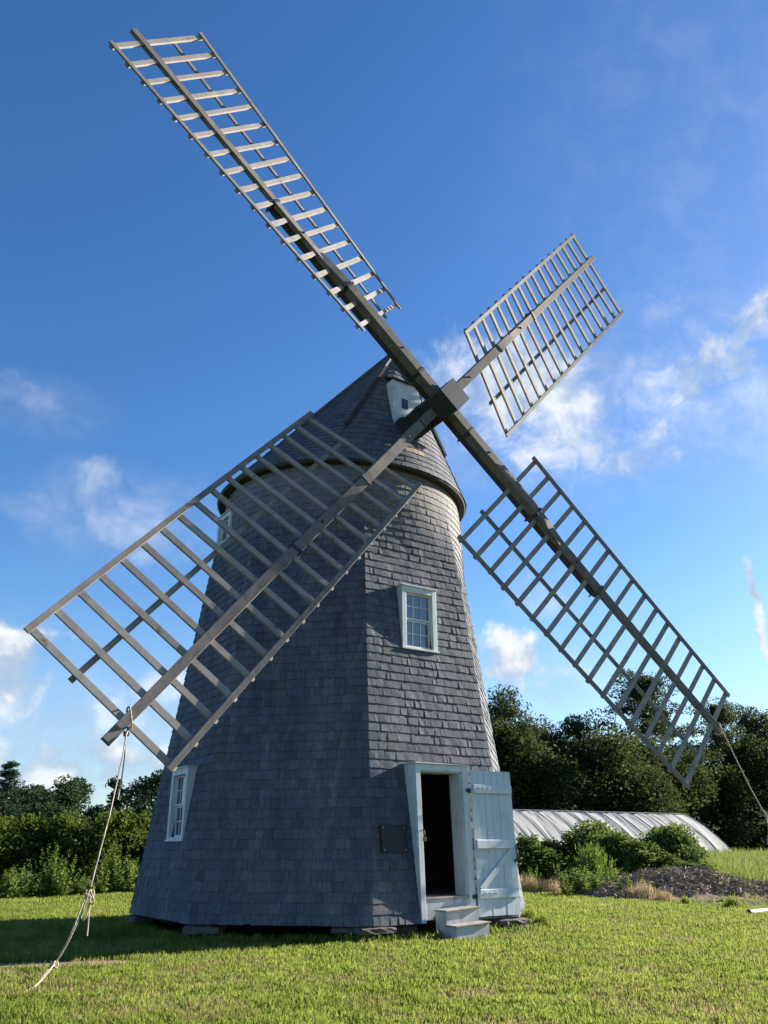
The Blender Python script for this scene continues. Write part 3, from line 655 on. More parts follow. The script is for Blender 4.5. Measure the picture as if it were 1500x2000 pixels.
# askew two-tread wooden steps
def stp(x, y, z):                                     # x along the tread, y towards the mill from the lower front edge; the steps lean a little
    e, n = face_axes(0); return MC + e * (-.35 + x) + n * (cornerR(Z0) * cos(pi / 8) + .62 - y) + Vector((0, 0, z + .05 * x))
st = thing('wooden_steps', stp(0.5, 0.2, 0.06), 'scuffed white wooden box steps with two bare treads below the doorway', 'steps')
def sbox(mb, x0, x1, y0, y1, z0, z1):
    mb.hexa([stp(x0, y0, z0), stp(x1, y0, z0), stp(x1, y1, z0), stp(x0, y1, z0), stp(x0, y0, z1), stp(x1, y0, z1), stp(x1, y1, z1), stp(x0, y1, z1)])
mb = MB(); sbox(mb, .022, .648, .02, .04, .02, .235); sbox(mb, .022, .648, .27, .29, .235, .44); mb.build('riser', M_STEP, st, .003)
for x_ in (0.0, .65):
    mb = MB(); sbox(mb, x_, x_ + .02, .02, .269, .02, .234); sbox(mb, x_, x_ + .02, .27, .55, .02, .439); mb.build('side_panel', M_STEP, st, .003)
for (y0, y1, z) in ((-.01, .268, .236), (.24, .56, .441)):
    mb = MB(); sbox(mb, -.02, .69, y0, y1, z, z + .024); mb.build('tread', M_TREAD, st, .004)

def stone(name, c, X, hx, hy, hz, label, seed):
    r_ = random.Random(seed); mb = MB(); X = X.normalized(); Y = Vector((-X.y, X.x, 0)); rg = []
    for i in range(7):
        q = -1 + 2 * i / 6; ring_ = []
        for j in range(12):
            a = 2 * pi * j / 12; cc, ss = cos(a), sin(a); k = (abs(cc) ** 9 + abs(ss) ** 9) ** (-1 / 9) * (1 + r_.uniform(-.13, .09)) * (0.86 if i in (0, 6) else 1)
            ring_.append(c + X * hx * q * (1 + r_.uniform(-.03, .03)) + Y * hy * cc * k + Vector((0, 0, hz * ss * k)))
        rg.append(ring_)
    mb.loft(rg); o = mb.build(name, M_STONE); o.location = c; o.data.transform(Matrix.Translation(-c)); tag(o, label, 'stone', 'foundation stones under the mill'); return o
def eface(i): return face_axes(i)[0]
def cpt(i, k, z): R = cornerR(Z0) * k; return MC + Vector((R * cos(cang(i)), R * sin(cang(i)), z))
stone('foundation_stone', cpt(0, .975, .205) + eface(0) * .06, eface(0), .31, .16, .062, 'flat lit foundation stone under the sunny front corner of the mill', 1)
stone('foundation_stone', cpt(0, .955, .205) - eface(-1) * .34, eface(-1), .27, .15, .058, 'shaded foundation stone just left of the sunny front corner', 2)
stone('foundation_stone', cpt(0, .93, .09) + eface(0) * .02, eface(0), .26, .2, .07, 'low half buried stone below the flat one at the front corner', 3)
stone('foundation_stone', wp(1.35, .2, -.09) * 1.0, eface(0), .32, .2, .06, 'layered grey foundation stone under the open door leaf', 4)
stone('foundation_stone', wp(1.38, .09, -.12) * 1.0, eface(0), .3, .22, .07, 'dark lower stone beneath the layered one under the open door', 5)
stone('foundation_stone', cpt(-1, .96, .18) + eface(-1) * .14, eface(-1), .30, .18, .075, 'bluish foundation stone in shade under the left front corner', 6)
stone('foundation_stone', cpt(-2, .97, .17) + eface(-2) * .12, eface(-2), .26, .18, .075, 'small foundation stone under the far left corner of the mill', 7)
stone('foundation_stone', wp(-.75, .17, -.28), eface(0), .2, .12, .07, 'brown broken stone in the gap between corner and steps', 8)

# things just visible inside the doorway
ins = wp(-.32, .62, -.75); ex = thing('fire_extinguisher', ins, 'small red fire extinguisher standing in the dark just inside the doorway', 'extinguisher')
mb = MB(); mb.tube([ins + Vector((0, 0, z)) for z in (0, .02, .36, .42, .45)], [.06, .07, .07, .045, .02], 14); mb.build('cylinder', M_RED, ex)
mb = MB(); mb.tube([ins + Vector((0, 0, .44)), ins + Vector((0, 0, .49)), ins + Vector((.07, .05, .50))], [.018, .016, .012], 8); mb.build('valve', M_IRON, ex)
mb = MB(); mb.tube([ins + Vector((-.02, 0, .46)), ins + Vector((-.09, -.03, .38)), ins + Vector((-.10, -.03, .15))], .012, 6); mb.build('hose', M_IRON, ex)
mb = MB(); c_ = wp(.02, .62, -1.3); e, n = face_axes(0); mb.box(c_ + Vector((0, 0, 1.34)), e, n, Vector((0, 0, 1)), .09, .09, 1.34)
o = mb.build('timber_post', M_DARKW, None, .008); tag(o, 'dark square timber post standing inside the doorway', 'post')

# ropes
def rope_tube(mb, pix, Y0, Y1, r=.014):               # photo pixels turned into points whose depth runs from Y0 to Y1
    n = len(pix); pts = [at(x, y, Y0 + (Y1 - Y0) * i / (n - 1)) for i, (x, y) in enumerate(pix)]
    fine = []
    for i in range(n - 1):
        for k in range(4): fine.append(pts[i].lerp(pts[i + 1], k / 4))
    fine.append(pts[-1]); mb.tube(fine, r, 7)
P3 = SAILINFO[3]; top = P3(9.25, 0, 0)
rp = thing('rope', (-3.9, 9.7, 0.06), 'long doubled hemp rope hanging from the lower left sail and tied to the ground', 'rope', 'ropes holding the sails')
mb = MB(); loop = []
for a in np.linspace(0, 2 * pi, 17):
    ca, sa = cos(a), sin(a); k = (abs(ca) ** 6 + abs(sa) ** 6) ** (-1 / 6); loop.append(P3(9.25 - .085 * ca * k, .105 * ca * k, .08 * sa * k))
mb.tube(loop, .013, 7); mb.build('loop', M_ROPE, rp)
Yt = top.y; Yk = 10.05
mb = MB(); rope_tube(mb, [(251, 1423), (247, 1434), (240, 1475), (228, 1530), (214, 1592), (196, 1660), (177, 1732)], Yt, Yk, .0088)
rope_tube(mb, [(249, 1423), (245, 1436), (243, 1480), (237, 1525), (230, 1562)], Yt, Yt - .1, .0088)
rope_tube(mb, [(176, 1738), (164, 1770), (150, 1804), (134, 1838), (118, 1866), (105, 1884)], Yk, 9.95, .0088)
rope_tube(mb, [(172, 1740), (160, 1768), (146, 1806), (130, 1842), (114, 1870), (104, 1886)], Yk + .05, 9.95, .0088)
rope_tube(mb, [(107, 1882), (96, 1896), (82, 1914), (66, 1928), (50, 1937), (30, 1944)], 9.95, onz(30, 1944, .07).y, .0088)
rope_tube(mb, [(104, 1884), (92, 1895), (78, 1913), (62, 1928), (50, 1936)], 9.95, 9.68, .0088)
mb.build('strand', M_ROPE, rp)
def knot(c, r, seed, name='knot'):
    rk = random.Random(seed); mb = MB(); pts = []
    for i in range(40):
        t = i / 39 * 2 * pi; pts.append(c + Vector((r * (sin(t) + 2 * sin(2 * t)) * .35, r * (cos(t) - 2 * cos(2 * t)) * .35, -r * sin(3 * t) * .8)))
    mb.tube(pts, .0095, 7); return mb
knot(at(174, 1746, Yk), .052, 1).build('knot', M_ROPE, rp); knot(at(105, 1884, 9.95), .04, 2).build('knot', M_ROPE, rp); knot(top - Vector((-.0, .05, .19)) if False else at(246, 1433, Yt), .035, 3).build('knot', M_ROPE, rp)
mb = MB(); rope_tube(mb, [(172, 1748), (166, 1764), (160, 1780), (158, 1793), (163, 1797), (170, 1788), (173, 1770), (176, 1752)], Yk - .05, Yk, .0082)
rope_tube(mb, [(176, 1754), (174, 1780), (172, 1806), (170, 1828)], Yk - .05, Yk - .08, .0082); rope_tube(mb, [(178, 1742), (182, 1754), (184, 1762), (180, 1766), (175, 1762)], Yk - .06, Yk - .05, .0082)
mb.build('loose_end', M_ROPE, rp)
P2 = SAILINFO[2]; t2 = P2(9.55, 0, .06)
rp2 = thing('rope', at(1560, 1790, 17.2), 'taut hemp rope running from the lower right sail tip down past the right edge', 'rope', 'ropes holding the sails')
mb = MB(); rope_tube(mb, [(1404, 1414), (1418, 1442), (1440, 1488), (1466, 1540), (1488, 1580), (1502, 1612), (1530, 1700), (1562, 1790)], t2.y - .05, 17.4, .0125); mb.build('strand', M_ROPE, rp2)
mb = MB(); rope_tube(mb, [(1490, 1582), (1496, 1592), (1500, 1604), (1503, 1625), (1500, 1650)], 17.75, 17.7, .026); mb.build('wrapped_splice', M_ROPE, rp2)
mb = MB(); loop = []
for a in np.linspace(0, 2 * pi, 17):
    ca, sa = cos(a), sin(a); k = (abs(ca) ** 6 + abs(sa) ** 6) ** (-1 / 6); loop.append(P2(9.5 + .08 * ca * k, .095 * ca * k, .075 * sa * k))
mb.tube(loop, .016, 7); mb.build('loop', M_ROPE, rp2)
# white pipe on the grass
a_, b_ = onz(1464, 1782, .09), onz(1560, 1771, .09); pp = thing('pipe', a_, 'white plastic pipe with a dark end cap lying on the grass at right', 'pipe')
mb = MB(); mb.tube([a_, a_.lerp(b_, .5), b_], .045, 12); mb.build('tube', M_PIPE, pp); mb = MB(); d_ = (b_ - a_).normalized(); mb.tube([a_ - d_ * .02, a_ + d_ * .09], .062, 12); mb.build('end_cap', M_IRON, pp)

# ------------------------------------------------------------------ greenhouse
GA = Vector((.846, .533, 0)); GP = Vector((.533, -.846, 0)); A0 = Vector((23.92, 69.17, 0)); GL, HW, ZRI, ZBA = 40.0, 4.16, 3.76, 0.78
gh = thing('greenhouse', A0 - GA * 20 + Vector((0, 0, ZBA)), 'low greenhouse tunnel covered in wrinkled white plastic film behind the bushes', 'greenhouse')
prof = [(-1, 0), (-.99, .08), (-.91, .21), (-.73, .43), (-.5, .67), (-.25, .88), (-.08, .985), (0, 1.0), (.08, .985), (.25, .88), (.5, .67), (.73, .43), (.91, .21), (.99, .08), (1.0, 0)]
cov = MB(); rg = []; rg_r = random.Random(2); NR = 162
for k in range(NR + 1):
    s = GL * k / NR; ph = (s / 1.6) % 1.0; sag = 0.05 * sin(pi * ph) ; 
    rg.append([A0 - GA * s + GP * (x * HW * (1 - sag * .25)) + Vector((0, 0, ZBA + (ZRI - ZBA) * z * (1 - sag * .5) + (rg_r.uniform(-.03, .03) + .02 * sin(k * 1.1 + z * 4)) * (z > .1))) for x, z in prof])
cov.loft(rg, caps=True, closed=False); cov.build('plastic_cover', M_SHEET, gh, smooth=False)
for k in range(26):
    mb = MB(); s = GL * k / 25; mb.tube([A0 - GA * s + GP * (x * HW * 1.004) + Vector((0, 0, ZBA + (ZRI - ZBA) * z * 1.004 + .012)) for x, z in prof], .026, 5); mb.build('hoop', M_GREY, gh)
mb = MB(); mb.tube([A0 + GA * .1 + Vector((0, 0, ZRI + .02)), A0 - GA * GL + Vector((0, 0, ZRI + .02))], .035, 5); mb.build('ridge_pipe', M_GREY, gh)

# ------------------------------------------------------------------ plants
def leaf_mesh(cen, size, tone, rng, aspect=0.5, nrm_bias=None, droop=0.0):
    """leaf-sized diamonds at cen (N,3)"""
    N = len(cen); d = rng.normal(size=(N, 3)); d /= np.linalg.norm(d, axis=1, keepdims=True)
    if nrm_bias is not None: d[:, 2] *= nrm_bias
    d[:, 2] -= droop; d /= np.linalg.norm(d, axis=1, keepdims=True)
    r = rng.normal(size=(N, 3)); w = np.cross(d, r); w /= np.linalg.norm(w, axis=1, keepdims=True) + 1e-9
    L = (size * rng.uniform(.6, 1.3, N))[:, None]
    p = np.stack([cen - d * L * .5, cen + w * L * aspect * .5 + d * L * .05, cen + d * L * .5, cen - w * L * aspect * .5 + d * L * .05], 1).reshape(-1, 3)
    q = np.arange(N * 4).reshape(N, 4); return p, q, np.repeat(tone, 4)
def clumps(cs, rad, per, rng, flat=0.7, shell=0.55):
    """points scattered through ellipsoid clumps; returns centres and tones"""
    out, tn = [], []
    for c, r_ in zip(cs, rad):
        n = max(4, int(per * rng.uniform(.7, 1.3))); v = rng.normal(size=(n, 3)); v /= np.linalg.norm(v, axis=1, keepdims=True)
        v *= (shell + (1 - shell) * rng.random(n) ** .7)[:, None]; v[:, 2] *= flat
        out.append(np.asarray(c) + v * r_); tn.append(np.clip(rng.normal(.45, .13) + rng.normal(0, .16, n), 0, 1))
    return np.concatenate(out), np.concatenate(tn)
def tree_parts(name, seed, h, spread, base, nlimb, leafmat, leafsize, per, rad=(.8, 1.5), flat=.55, dead=0, trunk_r=.22, crown_pow=1.0, sub=5):
    """tapered trunk with limbs and a crown of leaf clumps carried by them; origin at the foot"""
    rng = np.random.default_rng(seed); wood = MB(); cs, rd = [], []
    lean = rng.normal(0, .03, 2); tp = [Vector((lean[0] * z + .12 * sin(z * .5 + seed), lean[1] * z + .12 * cos(z * .4 + seed), z)) for z in np.linspace(-.3, h * .90, 9)]
    wood.tube(tp, [trunk_r * (1 - .88 * i / 8) for i in range(9)], 8)
    for i in range(nlimb):
        zf = base + (0.92 - base) * (i + rng.random() * .6) / nlimb; idx = min(7, int(zf / .9 * 8)); p0 = tp[idx].lerp(tp[idx + 1], (zf / .9 * 8) % 1 if idx < 7 else .5)
        a = i * 2.4 + rng.normal(0, .4); k = 1 - ((zf - base) / (1 - base)) ** 1.6 * .75
        if zf < base + .12: k *= .8
        L = spread * k * rng.uniform(.75, 1.15); el = rng.uniform(.1, .55) + .5 * zf
        dv = Vector((cos(a) * cos(el), sin(a) * cos(el), sin(el)))
        pts = [p0 + dv * (L * t) + Vector((0, 0, .12 * L * t * t)) for t in np.linspace(0, 1, 5)]
        pts = [p + Vector(tuple(rng.normal(0, .05 * L * .5, 3))) * (1 if j else 0) for j, p in enumerate(pts)]
        wood.tube(pts, [trunk_r * .42 * (1 - .85 * j / 4) for j in range(5)], 6)
        for s in range(sub):
            t = rng.uniform(.35, 1.05); q = pts[0].lerp(pts[4], min(1, t)); off = Vector(tuple(rng.normal(0, .26 * L, 3))); off.z = abs(off.z) * .8 - .1 * L
            e = q + off; wood.tube([q, q.lerp(e, .5) + Vector((0, 0, .08)), e], [trunk_r * .16, trunk_r * .10, trunk_r * .04], 4); cs.append(tuple(e)); rd.append(rng.uniform(*rad))
    for s in range(sub):
        e = tp[8] + Vector(tuple(rng.normal(0, spread * .22, 3))); cs.append(tuple(e)); rd.append(rng.uniform(*rad) * .8)
    for s in range(dead):
        p0 = tp[7 - s % 3]; a = rng.uniform(0, 6.28); e = p0 + Vector((cos(a) * spread * .35, sin(a) * spread * .35, h * rng.uniform(.14, .26)))
        wood.tube([p0, p0.lerp(e, .5) + Vector((0, 0, .3)), e], [trunk_r * .3, trunk_r * .2, trunk_r * .06], 5)
    c, t = clumps(cs, rd, per, rng, flat); p, q, tn = leaf_mesh(c, leafsize, t, rng, .55, .7)
    tr = wood.build('trunk', M_BARK); cr_ = npmesh('crown', p, q, leafmat, None, tn); return tr, cr_
PROTO = {}
def proto(key, *a, **k):
    tr, cr_ = tree_parts(key, *a, **k); PROTO[key] = (tr, cr_, [False])
def put_tree(key, name, loc, label, group, sc=(1, 1, 1), rz=0.0, cat='tree'):
    tr, cr_, used = PROTO[key]; root = thing(name, loc, label, cat, group); root.scale = sc; root.rotation_euler = (0, 0, rz)
    if not used[0]: used[0] = True; ch = (tr, cr_)
    else: ch = []; [ch.append(o.copy()) for o in (tr, cr_)]; [COL.objects.link(o) for o in ch]
    for o in ch: o.parent = root
    return root
proto('locust_a', 21, 15, 4.8, .30, 17, M_L_TREE, .25, 165, rad=(.9, 1.6), flat=.45, sub=6)
proto('locust_b', 22, 13, 5.0, .18, 18, M_L_TREE, .25, 165, rad=(1.0, 1.8), flat=.55, sub=6)
proto('locust_c', 23, 14, 4.0, .12, 19, M_L_TREE, .26, 165, rad=(1.0, 1.8), flat=.65, sub=6)
proto('oak_a', 31, 8, 3.4, .10, 16, M_L_FAR, .30, 100, rad=(.8, 1.4), flat=.7)
proto('oak_b', 32, 8, 2.8, .08, 15, M_L_FAR, .30, 100, rad=(.7, 1.2), flat=.7)
proto('snag', 33, 8, 2.2, .10, 13, M_L_FAR, .28, 50, rad=(.45, .85), flat=.7, dead=3)
proto('thin', 34, 8.6, 1.3, .30, 11, M_L_FAR, .26, 42, rad=(.35, .65), flat=.7, dead=2, trunk_r=.13)
def pine():
    rng = np.random.default_rng(5); w = MB(); h = 9; w.tube([(0, 0, -.3), (.05, 0, 3), (.1, .05, 6), (.1, .05, 9)], [.22, .17, .1, .02], 8); cs = []; rd = []
    for z in np.arange(1.2, 9, .55):
        L = (1 - z / 9.6) * 3.0 + .35
        for i in range(5):
            a = z * 2.1 + i * 1.257 + rng.normal(0, .4); L_ = L * rng.uniform(.55, 1.15); e = Vector((cos(a) * L_, sin(a) * L_, z + rng.uniform(-.35, .35) + .30 * L_)); w.tube([(.08, .04, z), tuple(e)], [.05, .012], 4)
            for t in (.45, .7, .95): cs.append(tuple(Vector((.08, .04, z)).lerp(e, t))); rd.append(.32 + .15 * L * t)
    c, t = clumps(cs, rd, 46, rng, .6); p, q, tn = leaf_mesh(c, .30, t, rng, .22, .8); tr = w.build('trunk', M_BARK); cr_ = npmesh('crown', p, q, M_L_PINE, None, tn); PROTO['pine'] = (tr, cr_, [False])
pine()
def tree_at(key, name, px, ytop, Y, h0, label, group, wx=1.0, rz=0.0, cat='tree'):
    p = at(px, ytop, Y); z0 = float(terrain(p.x, Y)); k = (p.z - z0) / h0
    return put_tree(key, name, (p.x, Y, z0), label, group, (k * wx, k * wx, k), rz, cat)
GR = 'trees in the grove beyond the greenhouse'
tree_at('locust_b', 'locust_tree', 975, 1345, 74, 14.2, 'dark locust tree just right of the mill wall above the door', GR, 1.0, .4)
tree_at('locust_c', 'locust_tree', 1045, 1405, 84, 14.6, 'rounded lower tree between the mill and the tallest locust', GR, 1.2, 2.0)
tree_at('locust_b', 'locust_tree', 1125, 1388, 80, 14.2, 'bushy dark tree immediately left of the tallest locust', GR, .95, 3.3)
tree_at('locust_a', 'locust_tree', 1258, 1312, 84, 15.4, 'tallest locust with layered foliage behind the lower right sail', GR, 1.0, .9)
tree_at('locust_c', 'locust_tree', 1330, 1440, 104, 14.6, 'shorter tree filling the gap under the lower right sail tip', GR, 1.1, .2)
tree_at('locust_a', 'locust_tree', 1392, 1372, 102, 15.4, 'slender locust seen through the end of the lower right sail', GR, .72, 4.2)
tree_at('locust_b', 'locust_tree', 1462, 1372, 110, 14.2, 'broad locust behind the taut rope near the right edge', GR, .95, 5.1)
tree_at('locust_c', 'locust_tree', 1545, 1365, 116, 14.6, 'locust tree cut off by the right edge of the picture', GR, 1.1, 1.2)
tree_at('locust_c', 'locust_tree', 900, 1420, 86, 14.6, 'grove tree mostly hidden behind the right side of the mill', GR, 1.2, 3.0)
proto('thicket', 41, 7, 4.4, .02, 20, M_L_TREE, .30, 150, rad=(1.1, 2.0), flat=.85, trunk_r=.12)
for i, (px, yt, Y) in enumerate(((1000, 1450, 74), (1075, 1500, 72), (1150, 1455, 76), (1225, 1510, 73), (1300, 1480, 92), (1372, 1515, 98), (1440, 1470, 104), (1515, 1500, 108), (930, 1470, 77), (1590, 1480, 114))):
    lab = ('dark undergrowth thicket beside the open door under the locusts', 'dark thicket second from the door behind the greenhouse', 'dark thicket behind the middle of the greenhouse roof', 'dark thicket directly below the tallest locust', 'dark thicket below the lower right sail tip', 'dark thicket behind the far end of the greenhouse', 'dark thicket to the right of the greenhouse end', 'dark thicket at the right edge of the grove', 'dark thicket hidden behind the mill wall by the door', 'dark thicket beyond the right edge')[i]
    tree_at('thicket', 'thicket', px, yt, Y, 7.6, lab, 'undergrowth thickets below the grove', 1.25, i * 1.7, 'thicket')
GL_ = 'trees beyond the bramble hedge'
tree_at('pine', 'pine_tree', 22, 1490, 66, 9.2, 'dark pine with drooping boughs at the left edge above the hedge', GL_, 1.1, .5)
tree_at('oak_b', 'oak_tree', 66, 1523, 70, 8.6, 'small round tree right beside the pine', GL_, 1.1, 1.5)
tree_at('oak_a', 'oak_tree', 143, 1520, 74, 8.6, 'largest broad dark tree above the hedge left of the rope', GL_, 1.15, 2.4)
tree_at('oak_b', 'oak_tree', 105, 1560, 70, 8.6, 'low tree between the pine and the largest broad tree', GL_, 1.3, 5.0)
tree_at('thin', 'thin_tree', 232, 1490, 68, 9.6, 'thin straggly tree standing behind the hanging rope', GL_, 1.0, .3)
tree_at('oak_b', 'oak_tree', 205, 1570, 66, 8.6, 'low dark tree at the foot of the thin straggly tree', GL_, 1.3, 3.5)
tree_at('snag', 'snag_tree', 272, 1500, 68, 9.4, 'ragged tree with bare dead branches sticking out of its top', GL_, 1.1, 1.0)
tree_at('oak_a', 'oak_tree', 318, 1506, 64, 8.6, 'dark tree touching the left wall of the mill', GL_, 1.0, 4.1)
tree_at('oak_a', 'oak_tree', -40, 1530, 70, 8.6, 'broad tree cut off by the left edge of the picture', GL_, 1.1, .8)
tree_at('oak_b', 'oak_tree', 350, 1560, 70, 8.6, 'low tree hidden behind the left wall of the mill', GL_, 1.3, .9)

def shrub_parts(seed, w, d, h, n, leafmat, size, per, rad, aspect=.55, lobes=5, stems=9):
    """dome of leaf clumps down to the ground, on thin stems"""
    rng = np.random.default_rng(seed); cs, rd = [], []; wood = MB()
    lob = [(rng.uniform(-.55, .55) * w, rng.uniform(-.5, .5) * d, rng.uniform(.6, 1.0) * h, rng.uniform(.45, .75)) for _ in range(lobes)]
    for i in range(n):
        lx, ly, lh, lr = lob[i % lobes]; a = rng.uniform(0, 2 * pi); el = rng.uniform(0, 1) ** .8 * pi / 2; k = rng.uniform(.72, 1.0)
        cs.append((lx + cos(a) * cos(el) * lr * w * k, ly + sin(a) * cos(el) * lr * d * k, .12 * h + (lh - .12 * h) * sin(el) * k)); rd.append(rng.uniform(*rad))
    for i in range(stems):
        e = cs[rng.integers(len(cs))]; b = (e[0] * .35, e[1] * .35, -.1); wood.tube([b, tuple(Vector(b).lerp(Vector(e), .55) + Vector((0, 0, .15))), e], [.03, .02, .008], 5)
    c, t = clumps(cs, rd, per, rng, .75, .4); p, q, tn = leaf_mesh(c, size, t, rng, aspect, .8)
    # a few shoots poke out of the top
    return wood.build('stems', M_BARK), npmesh('foliage', p, q, leafmat, None, tn)
for key, a in dict(hedge_a=(51, 1.7, 1.3, 2.6, 150, M_L_HEDGE, .135, 46, (.22, .42)), hedge_b=(52, 1.9, 1.3, 2.5, 160, M_L_HEDGE, .13, 46, (.22, .42)), hedge_c=(53, 1.5, 1.2, 2.6, 140, M_L_HEDGE, .14, 46, (.2, .4)),
                   bush_a=(54, 2.4, 1.8, 2.5, 190, M_L_BUSH, .14, 46, (.25, .45)), bush_b=(55, 1.5, 1.2, 1.9, 130, M_L_BUSH, .12, 46, (.2, .36))).items():
    s_, f_ = shrub_parts(*a); PROTO[key] = (s_, f_, [False])
def feathery():
    rng = np.random.default_rng(8); n = 420; cs = []; w = MB()
    for i in range(60):
        a = rng.uniform(0, 6.28); el = rng.uniform(.25, 1.5); L = rng.uniform(.7, 1.0); e = Vector((cos(a) * cos(el) * 1.15 * L, sin(a) * cos(el) * .8 * L, .25 + sin(el) * 1.15 * L))
        w.tube([(0, 0, -.05), tuple(Vector((0, 0, .1)).lerp(e, .6)), tuple(e)], [.014, .008, .003], 4)
        for t in np.linspace(.3, 1.05, 34): cs.append(tuple(Vector((0, 0, .1)).lerp(e, t) + Vector(tuple(rng.normal(0, .055, 3)))))
    c = np.array(cs); t = np.clip(rng.normal(.5, .2, len(c)), 0, 1); d = c / (np.linalg.norm(c, axis=1, keepdims=True) + .01); L = .16
    d = d + rng.normal(0, .35, d.shape); d[:, 2] += .5; d /= np.linalg.norm(d, axis=1, keepdims=True); wv_ = np.cross(d, rng.normal(size=d.shape)); wv_ /= np.linalg.norm(wv_, axis=1, keepdims=True)
    p = np.stack([c - d * L * .5, c + wv_ * .012, c + d * L * .5, c - wv_ * .012], 1).reshape(-1, 3); q = np.arange(len(p)).reshape(-1, 4)
    PROTO['feather'] = (w.build('stems', M_BARK), npmesh('foliage', p, q, M_L_SOFT, None, np.repeat(t, 4)), [False])
feathery()
def put(key, name, p, label, group, cat, sc=1.0, rz=0.0, sz=None):
    return put_tree(key, name, (p[0], p[1], float(terrain(p[0], p[1])) - .02), label, group, (sc, sc, sz or sc), rz, cat)
HG = 'bramble bushes of the left hedge'
hl = [((-17.2, 28.0), 'hedge_b', 'bramble bush cut off by the left edge of the hedge'), ((-14.9, 28.6), 'hedge_a', 'bramble bush at the left end of the visible hedge'), ((-12.8, 28.8), 'hedge_c', 'leafy bramble bush left of the first tall weed'),
      ((-11.0, 29.4), 'hedge_b', 'bramble bush behind the tallest weed left of the rope'), ((-9.2, 30.4), 'hedge_a', 'bramble bush straight behind the rope knot'), ((-7.6, 31.4), 'hedge_c', 'bramble bush touching the left foot of the mill'), ((-5.9, 32.2), 'hedge_b', 'bramble bush hidden behind the mill wall'),
      ((-13.6, 31.0), 'hedge_b', 'back row bramble bush left of the pine'), ((-10.4, 31.8), 'hedge_a', 'back row bramble bush below the largest broad tree'), ((-8.0, 33.4), 'hedge_b', 'back row bramble bush below the ragged dead topped tree')]
for i, (p, key, lab) in enumerate(hl): put(key, 'bramble_bush', p, lab, HG, 'bush', 1.0 + .04 * (i % 3), i * 1.9, 1.02 + .03 * (i % 2))
BG = 'bushes in front of the greenhouse'
bl = [(1020, 1632, 33, 'bush_b', 'dark leafy bush right beside the open door', 1.2), (1070, 1640, 33.5, 'bush_b', 'dark bush between the door and the feathery shrub', 1.25), (1128, 1624, 34, 'bush_b', 'leafy bush behind the feathery shrub', 1.3), (1165, 1616, 35, 'bush_a', 'tall bush at the centre in front of the greenhouse', 1.0),
      (1212, 1597, 34, 'bush_a', 'largest leafy bush in front of the far end of the greenhouse', 1.12), (1312, 1656, 33, 'bush_b', 'low spreading bush behind the top of the mulch heap', .9), (1375, 1686, 31, 'bush_b', 'lowest bush at the right end of the row', .6), (1258, 1606, 33.5, 'bush_a', 'wide bush between the largest one and the heap', 1.0), (1240, 1640, 32, 'bush_b', 'front bush below the largest one', 1.2), (1295, 1668, 31.5, 'bush_b', 'small bush right behind the mulch heap peak', 1.0)]
for i, (px, yt, Y, key, lab, k) in enumerate(bl):
    p = at(px, yt, Y); z0 = float(terrain(p.x, Y)); put(key, 'leafy_bush', (p.x, Y), lab, BG, 'bush', k, i * 1.3, (p.z - z0) / (2.38 if key == 'bush_a' else 1.85))
p = at(1160, 1700, 29.5); put('feather', 'feathery_shrub', (p.x, 29.5), 'soft feathery bright green shrub left of the mulch heap', None, 'shrub', .92, .3, 1.05)

def weed_parts(seed, h, mat, nst=9, leaf=.16, aspect=.25, spread=.35):
    rng = np.random.default_rng(seed); w = MB(); cs, ds, tn, ls = [], [], [], []
    for i in range(nst):
        a = rng.uniform(0, 6.28); r_ = rng.uniform(0, spread); b = Vector((cos(a) * r_ * .5, sin(a) * r_ * .5, -.03)); H_ = h * rng.uniform(.55, 1.0); e = Vector((cos(a) * r_ * 1.6, sin(a) * r_ * 1.6, H_))
        w.tube([b, b.lerp(e, .5) + Vector((0, 0, .1 * h)), e], [.012, .009, .003], 5)
        for t in np.linspace(.08, 1.0, 20):
            q = b.lerp(e, t); L = leaf * (1.25 - .8 * t)
            for s in range(3):
                aa = rng.uniform(0, 6.28); dd = np.array([cos(aa), sin(aa), rng.uniform(-.1, .8)]); dd /= np.linalg.norm(dd); cs.append(np.array(q) + dd * L * .5); ds.append(dd); ls.append(L * rng.uniform(.7, 1.3)); tn.append(np.clip(rng.normal(.5 + .15 * t, .2), 0, 1))
    c = np.array(cs); d = np.array(ds); L = np.array(ls)[:, None]; wv_ = np.cross(d, rng.normal(size=d.shape)); wv_ /= np.linalg.norm(wv_, axis=1, keepdims=True)
    p = np.stack([c - d * L * .5, c + wv_ * L * aspect * .5, c + d * L * .5, c - wv_ * L * aspect * .5], 1).reshape(-1, 3)
    return w.build('stem', M_L_WEED), npmesh('leaves', p, np.arange(len(p)).reshape(-1, 4), mat, None, np.repeat(np.array(tn), 4))
PROTO['weed_a'] = (*weed_parts(61, 1.75, M_L_WEED, 10, .19), [False]); PROTO['weed_b'] = (*weed_parts(62, 1.4, M_L_WEED, 11, .17, .3, .5), [False]); PROTO['weed_c'] = (*weed_parts(63, 1.0, M_L_WEED, 10, .24, .2, .5), [False])
WG = 'tall weeds along the lawn edge'
